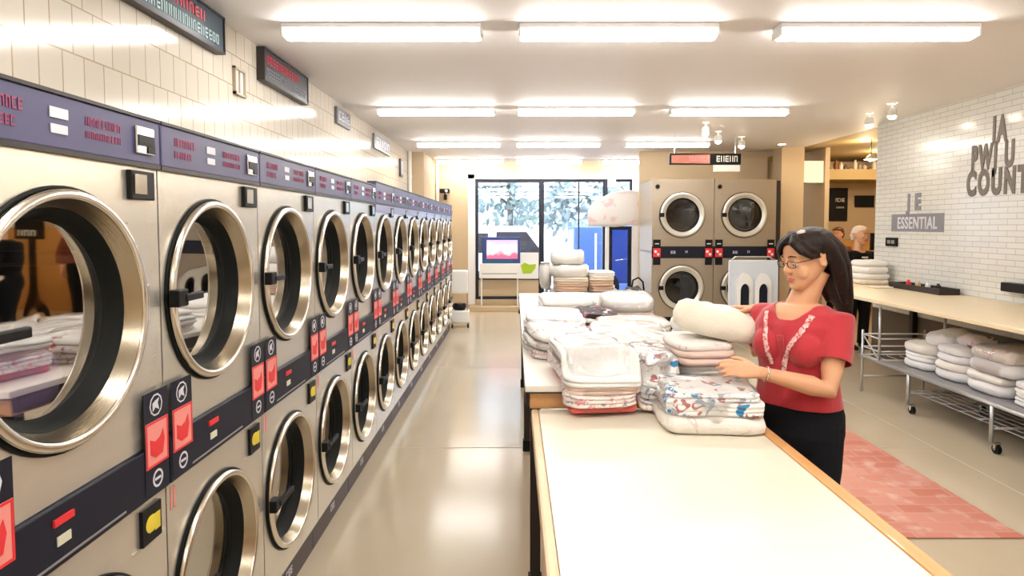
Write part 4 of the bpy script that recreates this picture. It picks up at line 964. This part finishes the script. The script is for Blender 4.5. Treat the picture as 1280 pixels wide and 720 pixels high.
def person(name, label, loc, rotz, P):
    """upright person facing local -y, left side +x. P: pose and dress"""
    root = thing(name, label, 'person', loc, rotz)
    vx = P.get('voxel', .0045)
    L, Rr = P['left'], P['right']     # each: shoulder, elbow, wrist, finger direction, back-of-hand direction, curl
    mb = MB()
    def torso(mb, g, z0=.78, top=True):
        S = [(.78,.168,.118,.01),(.86,.166,.115,.01),(.93,.150,.106,.005),(1.0,.138,.100,0),(1.07,.146,.105,-.004),(1.14,.156,.112,-.006),(1.20,.158,.104,-.002),(1.25,.140,.084,.006),(1.28,.088,.064,.012)]
        S = [q for q in S if q[0] >= z0-.001]
        mb.loft([ell((0, cy, z), rx+g, ry+g, 36, 2.3) for z, rx, ry, cy in S])
        for s in (-1, 1): mb.ball((s*.070, -.085, 1.115), (.062+g, .052+g, .060+g), 12)
    torso(mb, 0)
    # neck and head
    T = Matrix.Translation(P['head']) @ Euler((P['nod'], P.get('tilt', 0), P['turn']), 'ZXY' if False else 'XYZ').to_matrix().to_4x4()
    hb = T @ Vector((0, .03, -.06))
    mb.tube([(0,.015,1.20),(0,.012,1.27),hb.lerp(Vector((0,.01,1.28)), .4),hb], [(.080,.070),(.060,.058),.053,.054], 20)
    mb.loft(head_rings(T))
    H = lambda x, y, z: T @ Vector((x, y, z))
    mb.tube([H(0,-.088,.018),H(0,-.100,-.005),H(0,-.112,-.026),H(0,-.108,-.037)], [.007,.0085,.011,.009], 10)
    for s in (-1,1):
        mb.ball(H(s*.010,-.103,-.034), .0085, 6)
        mb.ball(H(s*.034,-.064,-.040), (.028,.026,.034), 10)
        mb.ball(H(s*.031,-.083,.022), (.020,.010,.007), 8)
        mb.ball(H(s*.0315,-.0825,.0058), (.0158,.0135,.0112), 10); mb.ball(H(s*.0315,-.0800,-.0105), (.0150,.0120,.0070), 8)      # lids
        mb.tube([H(s*.076,.008+.016*math.cos(a_),-.008+.028*math.sin(a_)) for a_ in [2*math.pi*q_/14 for q_ in range(15)]], .0045, 8)
        mb.ball(H(s*.0715,.012,-.008), (.006,.015,.026), 8); mb.ball(H(s*.074,.012,-.030), (.009,.012,.012), 6)
    mb.ball(H(0,-.096,-.061), (.018,.008,.005), 8); mb.ball(H(0,-.095,-.070), (.016,.008,.0055), 8); mb.ball(H(0,-.090,-.098), (.020,.014,.014), 8)
    # arms
    for arm, sd in ((L, 1), (Rr, -1)):
        s, e_, w = (Vector(arm[k]) for k in ('shoulder','elbow','wrist'))
        mb.tube([Vector((s.x*.55, s.y, s.z+.012)), s, s.lerp(e_,.3), s.lerp(e_,.7), e_, e_.lerp(w,.25), e_.lerp(w,.6), w, w+(w-e_)*.05], [.050,.050,.046,.040,.037,.039,.032,.024,.024], 16)
        fd = Vector(arm['fingers']); bh = Vector(arm['back'])
        Th = basis(fd, bh, w + fd.normalized()*.02)
        hand(mb, Th, .96, arm.get('curl',.5), arm.get('thumb', 1))
    # legs (under the trousers)
    for s in (-1,1):
        mb.tube([(s*.085,0,.82),(s*.09,0,.62),(s*.092,-.01,.44),(s*.095,.01,.25),(s*.095,.02,.07)], [.080,.072,.050,.048,.034], 16)
        mb.tube([(s*.095,.04,.035),(s*.10,-.05,.03),(s*.105,-.13,.022)], [.03,.032,.022], 12)
    me = remeshed(mb, vx, 5)
    body = link_mesh('body', me, [M['skin'], M['lip']], root)
    lp = MB()
    lp.tube([H(-.022,-.0945,-.0655),H(-.012,-.1025,-.0615),H(-.004,-.1055,-.0600),H(0,-.1055,-.0610),H(.004,-.1055,-.0600),H(.012,-.1025,-.0615),H(.022,-.0945,-.0655)], [.0012,.0035,.0042,.0040,.0042,.0035,.0012], 10)
    lp.tube([H(-.021,-.0945,-.0660),H(-.010,-.1025,-.0690),H(0,-.1045,-.0700),H(.010,-.1025,-.0690),H(.021,-.0945,-.0660)], [.0012,.0042,.0052,.0042,.0012], 10)
    lp.build('lips', M['lip'], root, smooth=True)
    # eyes and glasses
    for s in (-1,1):
        ey = MB(); ey.ball(H(s*.0315,-.0830,-.0020), .0115, 12); eo = ey.build('eye', M['eye'], root, smooth=True)
        ir = MB(); ir.ball(H(s*.0310,-.0912,-.0055), (.0055,.0040,.0050), 8); ir.build('iris', M['iris'], eo, smooth=True)
        br = MB(); br.tube([H(s*.014,-.1,.026),H(s*.03,-.0985,.031),H(s*.047,-.086,.026)], [.002,.003,.0015], 8); br.build('eyebrow', M['hair'], root, smooth=True)
    if P.get('glasses'):
        g = MB()
        for s in (-1,1):
            pts = [H(s*.033+.022*math.copysign(abs(math.cos(a))**.6, math.cos(a)), -.108+abs(s*.033+.02*math.cos(a))*.10, -.002+.0135*math.copysign(abs(math.sin(a))**.7, math.sin(a))) for a in [2*math.pi*k/24 for k in range(24)]]
            g.tube(pts+[pts[0]], .0015, 6)
            g.tube([H(s*.055,-.100,.005),H(s*.078,-.06,.006),H(s*.080,.0,.004)], .0016, 6)
        g.tube([H(-.011,-.108,.003),H(0,-.111,.006),H(.011,-.108,.003)], .0015, 6)
        g.build('glasses', M['black'], root, smooth=True)
    # hair
    hm = MB()
    hr = []
    for z, f, b, w in [q for q in HEAD if q[0] >= -.0]:
        f2 = f + (.040 if z < .04 else .022 if z < .06 else 0)
        c = Vector((0, (f2+b)/2+.008, z+.006)); hr.append([T @ p for p in ell(c, w+.010, (b-f2)/2+.014, 32, 2.1)])
    hm.loft(hr)
    P['hair'](hm, H)
    hme = remeshed(hm, .0042 if vx < .006 else .007, 3); link_mesh('hair', hme, P.get('hairmat', M['hair']), root)
    # shirt
    sm_ = MB(); torso(sm_, .013, .86)
    hz = P.get('hem', .865)
    for arm, sd in ((L,1),(Rr,-1)):
        s, e_, w = (Vector(arm[k]) for k in ('shoulder','elbow','wrist'))
        k = P.get('sleeve', .62)
        if k <= 1:
            end = s.lerp(e_, k); sm_.tube([Vector((s.x*.5, s.y, s.z+.010)), s+Vector((0,0,.006)), s.lerp(e_,k*.5), end], [.060,.064,.064,.068 if P.get('flare') else .056], 20)
        else:
            sm_.tube([Vector((s.x*.5, s.y, s.z+.010)), s+Vector((0,0,.006)), s.lerp(e_,.5), e_, e_.lerp(w,.5), e_.lerp(w,.92)], [.060,.064,.058,.052,.046,.038], 20)
    sme = remeshed(sm_, vx*1.15, 8)
    bm = bmesh.new(); bm.from_mesh(sme)
    # soft drape folds
    for v in bm.verts:
        f = noise.noise(Vector((v.co.x*16, v.co.y*16, v.co.z*4)))*.006 + noise.noise(v.co*9+Vector((5,5,5)))*.005
        v.co += v.normal*(f+.001)
    kill = []
    nx, ny = P.get('neck', (.088,.075))
    for v in bm.verts:
        c = v.co
        if (c.x/nx)**2 + ((c.y+.028)/ny)**2 < 1 and c.z > 1.14: kill.append(v); continue
        if c.z < hz + .006: kill.append(v); continue
        for arm in (L, Rr):
            s, e_, w = (Vector(arm[k]) for k in ('shoulder','elbow','wrist'))
            if P.get('sleeve', .62) <= 1: q = s.lerp(e_, P.get('sleeve',.62)); dr = (e_-s).normalized()
            else: q = e_.lerp(w,.92); dr = (w-e_).normalized()
            dd = (c-q).dot(dr)
            if dd > -.008 and (c-q).length < .10 and ((c-q)-dr*dd).length < .088 and dd < .03 and ((c.x/.171)**2 + (c.y/.135)**2 > 1.08 or P.get('sleeve', .62) > 1) and (P.get('sleeve', .62) > 1 or min((c-Vector((b_s*.07,-.085,1.115))).length for b_s in (-1,1)) > .088): kill.append(v); break
    bmesh.ops.delete(bm, geom=list(set(kill)), context='VERTS')
    for it in range(14):
        mv = {}
        for v in bm.verts:
            nb = [e2.other_vert(v).co for e2 in v.link_edges if e2.is_boundary]
            if len(nb) == 2: mv[v] = v.co.lerp((nb[0]+nb[1])/2, .5)
        for v, c in mv.items(): v.co = c
    bm.to_mesh(sme); bm.free()
    so = link_mesh('blouse' if P.get('flare') else 'shirt', sme, P['top'], root)
    sd_ = so.modifiers.new('solid', 'SOLIDIFY'); sd_.thickness = .0025; sd_.offset = -1
    # trousers
    tm = MB(); tm.loft([ell((0,.012,z), rx, ry, 32, 2.3) for z, rx, ry in ((.70,.165,.125),(.76,.182,.136),(.84,.180,.132),(.91,.160,.115))])
    for s in (-1,1):
        tm.tube([(s*.088,.008,.80),(s*.093,.003,.62),(s*.096,-.005,.44),(s*.098,.012,.25),(s*.098,.02,.055)], [.098,.088,.068,.066,.068], 20)
    tme = remeshed(tm, vx*1.3, 5); link_mesh('trousers', tme, M['trousers'], root)
    for s in (-1,1):
        sh = MB(); sh.tube([(s*.098,.065,.035),(s*.10,.02,.042),(s*.103,-.06,.036),(s*.108,-.135,.026),(s*.108,-.165,.02)], [(.034,.034),(.040,.042),(.044,.036),(.040,.026),(.024,.018)], 16); sh.build('shoe', M['black'], root, smooth=True)
    return root, so, T

def hair_long(hm, H):
    # long hair falling behind the shoulders, pulled back behind the near ear
    def strand(pts, rad): hm.tube([H(*p) for p in pts], rad, 16)
    strand([(0,.060,.06),(0,.100,.0),(0,.112,-.07),(0,.108,-.14),(0,.112,-.20),(0,.12,-.28)], [(.065,.055),(.082,.052),(.085,.046),(.080,.040),(.068,.032),(.035,.015)])
    strand([(-.070,.03,.0),(-.074,.01,-.06),(-.078,-.02,-.12),(-.080,-.055,-.17),(-.078,-.075,-.22)], [.022,.024,.024,.020,.006])
    for s in (-1,1):
        strand([(s*.045,.03,.075),(s*.072,.050,.02),(s*.072,.070,-.05),(s*.058,.085,-.13),(s*.045,.09,-.22)], [(.035,.03),(.028,.03),(.026,.03),(.026,.026),(.012,.012)])
        # side-swept fringe
        strand([(s*.012,-.045,.106),(s*.040,-.080,.080),(s*.066,-.072,.045),(s*.078,-.040,.015),(s*.080,-.010,.012)], [(.018,.014),(.020,.013),(.016,.013),(.012,.012),(.010,.012)])
        strand([(s*.02,-.03,.108),(s*.056,-.045,.080),(s*.076,-.030,.045),(s*.082,-.005,.028)], [(.024,.014),(.024,.014),(.02,.013),(.016,.012)])
        hm.ball(H(s*.074,.045,-.005), (.014,.028,.035), 8)
    strand([(.0,-.055,.104),(-.02,-.090,.078),(-.045,-.092,.052),(-.066,-.075,.022),(-.074,-.05,-.01)], [(.016,.012),(.014,.010),(.012,.010),(.011,.010),(.006,.006)])

WX, WY, WR = 1.17, 2.62, R(-50)
wr = Matrix.Rotation(-WR, 3, 'Z')
def L2(wx, wy, z): v = wr @ Vector((wx-WX, wy-WY, 0)); return (v.x, v.y, z)   # room point -> the woman's own frame
P1 = dict(voxel=.0042, head=Vector((.035,-.005,1.476)), nod=R(15), turn=R(-26), tilt=0, glasses=True, hair=hair_long, flare=True, sleeve=.60, hem=.865, neck=(.080,.078),
    top=M['blouse'],
    left=dict(shoulder=(.160,.004,1.205), elbow=L2(1.20,2.415,.975), wrist=L2(.955,2.44,1.035), fingers=wr @ Vector((-.97,.05,.18)), back=wr @ Vector((.1,-.75,.65)), curl=.35, thumb=-1),
    right=dict(shoulder=(-.160,.004,1.205), elbow=L2(1.13,2.94,1.02), wrist=L2(1.055,2.80,1.235), fingers=wr @ Vector((-.95,-.12,.10)), back=wr @ Vector((.08,.2,.97)), curl=.22, thumb=1))
woman, blouse, TH = person('person', 'woman in red lace-trimmed blouse and glasses sorting laundry at the table', (WX, WY, 0), WR, P1)
# lace ribbons lie on the blouse
bvh = BVHTree.FromPolygons([v.co for v in blouse.data.vertices], [tuple(p.vertices) for p in blouse.data.polygons])
def ribbon(pts, w, name, m, thick=.004):
    def hit(x, z):
        for dx in (0,.01,-.01,.02,-.02):
            h = bvh.ray_cast(Vector((x+dx, -1, z)), Vector((0,1,0)))
            if h[0] and h[0].y < .08: return Vector((x, h[0].y, z)), h[1]
        return None, None
    fine = []
    for (a, b) in zip(pts, pts[1:]):
        for j in range(8): t = j/8; fine.append((a[0]+(b[0]-a[0])*t, a[1]+(b[1]-a[1])*t))
    fine.append(pts[-1]); rings = []
    for i, (x, z) in enumerate(fine):
        d = Vector((fine[min(i+1,len(fine)-1)][0]-fine[max(i-1,0)][0], fine[min(i+1,len(fine)-1)][1]-fine[max(i-1,0)][1])).normalized(); nrm = (-d.y*w/2*(1+.15*math.sin(i*1.9)), d.x*w/2*(1+.15*math.sin(i*1.9)))
        a, _ = hit(x-nrm[0], z-nrm[1]); b, _ = hit(x+nrm[0], z+nrm[1])
        if a is None or b is None: continue
        o1 = Vector((0,-.003,0)); o2 = Vector((0,-.003-thick,0)); rings.append([a+o1, b+o1, b+o2, a+o2])
    if len(rings) > 2:
        mb = MB(); mb.loft(rings); mb.build(name, m, blouse, smooth=True)
ribbon([(.094,1.25),(.082,1.21),(.060,1.165),(.035,1.12),(.016,1.08),(.006,1.045),(.004,1.015)], .020, 'lace_trim', M['lace'])
ribbon([(-.094,1.25),(-.082,1.20),(-.066,1.15),(-.055,1.11),(-.050,1.07),(-.048,1.04)], .016, 'lace_trim', M['lace'])
for k in range(5):
    q = -.012+.006*k
    ribbon([(q-.01,1.165),(q,1.12),(q+.002,1.09)], .004, 'gather_line', M['blouse'], .006)
be = MB(); wv = Vector(P1['left']['wrist']); ev = Vector(P1['left']['elbow']); dr = (wv-ev).normalized()
tt = basis(dr, (0,0,1), wv-dr*.015)
pts = [tt @ Vector((.0,.029*math.cos(a),.029*math.sin(a))) for a in [2*math.pi*k/24 for k in range(25)]]
be.tube(pts, .0022, 6); be.build('bracelet', M['chrome'], woman, smooth=True)
hc = MB(); hc.tube([TH @ Vector(p) for p in ((.030,-.050,.112),(.036,-.035,.114),(.040,-.02,.113))], [.006,.009,.006], 10); hc.build('hair_clip', mat('pearl_clip',(.85,.68,.58),.25), woman, smooth=True)
nk = MB(); pts = [Vector((.075*math.sin(a), .012-.070*math.cos(a), 1.262-.030*math.cos(a))) for a in [math.pi*k/16-math.pi/2 for k in range(17)]]

def hair_short(hm, H):
    hm.tube([H(0,.07,.05),H(0,.10,-.02),H(0,.09,-.08)], [(.06,.04),(.07,.035),(.05,.02)], 12)
    hm.tube([H(-.06,-.04,.08),H(0,-.075,.09),H(.06,-.04,.08)], [.012,.014,.012], 8)
P2 = dict(voxel=.008, head=Vector((0,-.02,1.49)), nod=R(6), turn=R(10), hair=hair_short, sleeve=2, hem=.86, neck=(.06,.055), top=M['blackshirt'],
    hairmat=mat('pale_cap_cloth', (.80,.66,.55), .8),
    left=dict(shoulder=(.165,.0,1.21), elbow=(.30,-.10,1.08), wrist=(.22,-.22,1.30), fingers=Vector((-.2,-.2,.9)), back=Vector((0,-1,0)), curl=.6, thumb=1),
    right=dict(shoulder=(-.165,.0,1.21), elbow=(-.24,-.06,.97), wrist=(-.14,-.22,1.0), fingers=Vector((.5,-.8,0)), back=Vector((0,0,1)), curl=.5, thumb=1))
p2, sh2, _ = person('person', 'person in black with a pale cap standing behind the counter end', (4.50, 8.35, 0), R(8), P2)
MB().box((-.05,-.135,1.19),(.03,-.125,1.21)).build('name_tag', M['white'], p2)
P3 = dict(voxel=.009, head=Vector((0,-.02,1.47)), nod=R(8), turn=R(-30), hair=hair_short, sleeve=2, hem=.86, neck=(.06,.055), top=mat('dark_rust_shirt',(.16,.035,.015),.8),
    hairmat=mat('auburn_hair', (.10,.022,.010), .5),
    left=dict(shoulder=(.165,.0,1.21), elbow=(.22,.0,.97), wrist=(.18,-.12,.80), fingers=Vector((0,-.3,-1)), back=Vector((1,0,0)), curl=.4, thumb=1),
    right=dict(shoulder=(-.165,.0,1.21), elbow=(-.22,.0,.97), wrist=(-.18,-.12,.80), fingers=Vector((0,-.3,-1)), back=Vector((-1,0,0)), curl=.4, thumb=1))
person('person', 'auburn-haired person in dark rust shirt in the hall, mostly behind the woman', (5.35, 10.6, 0), R(-20), P3)

# purple garment inside the first dryer
o = slab(.15,.19,.13,1,90,e=2.4,soft=.03,freq=8,crown=.03).build('purple_garment', M['cloth_purple'], None, (XF-.235, S0+.31, 1.175), smooth=True); tag(o, 'purple garment lying in the upper drum of the nearest full dryer', 'garment')

# ------------------------------------------------------------------ outside
o = MB().box((-30,YF+.3,-.25),(40,60,-.15)).build('street', mat('pale_asphalt',(.45,.47,.50),.8)); tag(o, 'pale sunlit street outside the window', 'street'); o['kind']='structure'
bldg = thing('street_building', 'pale building across the street', 'building', (2, 34, -.15))
MB().box((-22,0,0),(22,6,7.5)).build('wall', mat('pale_facade',(.74,.78,.84),.8), bldg)
wn = MB()
for i in range(12):
    x = -20+i*3.4
    w_ = MB(); w_.box((x,-.06,3.9),(x+1.7,-.01,5.6)); w_.box((x,-.05,.9),(x+2.2,-.01,2.8)); w_.build('window', mat('facade_glass%d'%i,(.42,.50,.60),.3), bldg)
MB().box((-22,-.8,3.1),(22,-.01,3.35)).build('awning', mat('blue_awning',(.45,.52,.66),.7), bldg)
leafm = [mat('leaf_a',(.20,.29,.27),.6), mat('leaf_b',(.33,.42,.42),.6)]
def tree(x, y, h, cr, seed, label):
    t = thing('street_tree', label, 'tree', (x, y, -.15), 0, 'trees outside the street window')
    r = random.Random(seed); b = MB(); b.tube([(0,0,0),(.05,0,h*.35),(-.05,.1,h*.6),(0,0,h*.85)], [.14,.11,.08,.03], 10)
    for k in range(9):
        a = r.uniform(0,6.28); z = h*r.uniform(.35,.6); b.tube([(0,0,z),(math.cos(a)*cr*.4,math.sin(a)*cr*.4,z+cr*.3),(math.cos(a)*cr*.8,math.sin(a)*cr*.8,z+cr*.7)], [.05,.03,.012], 6)
    b.build('trunk', mat('bark%d'%seed,(.12,.10,.09),.8), t, smooth=True)
    f = MB()
    for k in range(2600):
        d = Vector((r.gauss(0,1),r.gauss(0,1),r.gauss(0,1))).normalized()*cr*(r.random()**.45)
        c = Vector((0,0,h*.62))+Vector((d.x,d.y,d.z*1.15)); 
        if noise.noise(c*1.1+Vector((seed,0,0))) < -.08: continue
        u = Vector((r.gauss(0,1),r.gauss(0,1),r.gauss(0,1))).normalized(); v = u.orthogonal().normalized(); s = r.uniform(.10,.2)
        f.bm.faces.new([f.bm.verts.new(c+u*s*a_+v*s*.6*b2) for a_, b2 in ((-1,0),(0,-1),(1,0),(0,1))])
    f.build('foliage', leafm[seed%2], t)
for i, (x, y, h, cr) in enumerate(((-2.6,20,5.2,1.9),(-.2,24,6.5,2.3),(2.2,19,5.0,1.8),(4.6,23,6.0,2.2))):
    tree(x, y, h, cr, i+1, ['leafy street tree at the left of the window','tall leafy tree behind the parked van','leafy street tree right of the window mullion','leafy street tree above the blue truck'][i])
def vehicle(name, label, x, y, L_, H_, W2, col, van=True):
    t = thing(name, label, 'vehicle', (x, y, -.15))
    bm_ = mat(name+'_paint', col, .25, coat=.5)
    pr = [(-L_/2,.35),(L_/2,.35),(L_/2,H_*.55),(L_/2-.35,H_*.62),(L_/2-.85,H_),(-L_/2+.1,H_),(-L_/2,H_*.9)] if van else [(-L_/2,.4),(L_/2,.4),(L_/2,H_),(-L_/2,H_)]
    MB().poly_prism(pr,'y',-W2/2,W2/2).build('body', bm_, t, bevel=.06)
    if van:
        w_ = MB(); w_.poly_prism([(L_/2-1.6,H_*.62),(L_/2-.45,H_*.62),(L_/2-.85,H_*.92),(L_/2-1.6,H_*.92)],'y',-W2/2-.01,-W2/2+.01); w_.poly_prism([(-L_/2+.4,H_*.62),(L_/2-1.8,H_*.62),(L_/2-1.8,H_*.9),(-L_/2+.4,H_*.9)],'y',-W2/2-.01,-W2/2+.01); w_.build('window', M['frame'], t)
    else:
        w_ = MB(); w_.box((-L_/2+.5,-W2/2-.02,.6),(-L_/2+.54,-W2/2,H_-.2)); w_.box((.2,-W2/2-.02,.6),(.24,-W2/2,H_-.2)); w_.build('door_seam', M['white'], t)
    for sx in (-L_/2+.75, L_/2-.75):
        MB().lathe([(-W2/2-.02,.001),(-W2/2-.03,.16),(-W2/2-.03,.33),(-W2/2+.2,.33)], (sx,0,.34), axis='y', n=24).build('wheel', M['black'], t, auto=40)
vehicle('parked_van','white van parked outside behind the window display', -.3, 16.6, 2.9, 1.75, 1.5, (.80,.82,.85))
vehicle('parked_truck','blue truck body parked outside the street door', 3.05, 16.0, 3.3, 1.78, 1.8, (.05,.12,.33), False)

# ------------------------------------------------------------------ world and view
w = bpy.data.worlds.new('sky'); scene.world = w; w.use_nodes = True; nt = w.node_tree
bgn = nt.nodes['Background']; sk = nt.nodes.new('ShaderNodeTexSky')
try: sk.sky_type = 'NISHITA'; sk.sun_elevation = R(40); sk.sun_rotation = R(200); sk.sun_disc = False; sk.air_density = 1.5; sk.dust_density = 3
except Exception: pass
mxn = nt.nodes.new('ShaderNodeMix'); mxn.data_type='RGBA'; mxn.inputs['Factor'].default_value=.55; mxn.inputs['B'].default_value=(2.2,2.4,2.8,1)
ml = nt.nodes.new('ShaderNodeVectorMath'); ml.operation='SCALE'; ml.inputs['Scale'].default_value=.4
nt.links.new(sk.outputs[0], ml.inputs[0]); nt.links.new(ml.outputs[0], mxn.inputs['A']); nt.links.new(mxn.outputs['Result'], bgn.inputs[0]); bgn.inputs[1].default_value = 2.2
scene.view_settings.view_transform = 'Standard'; scene.view_settings.look = 'None'; scene.view_settings.exposure = 0.5; scene.view_settings.gamma = 1; scene.view_settings.use_curve_mapping = False
scene.cycles.use_denoising = True; scene.cycles.max_bounces = 8; scene.cycles.diffuse_bounces = 4; scene.cycles.glossy_bounces = 4; scene.cycles.transparent_max_bounces = 16; scene.cycles.sample_clamp_indirect = 6; scene.cycles.caustics_reflective = False; scene.cycles.caustics_refractive = False
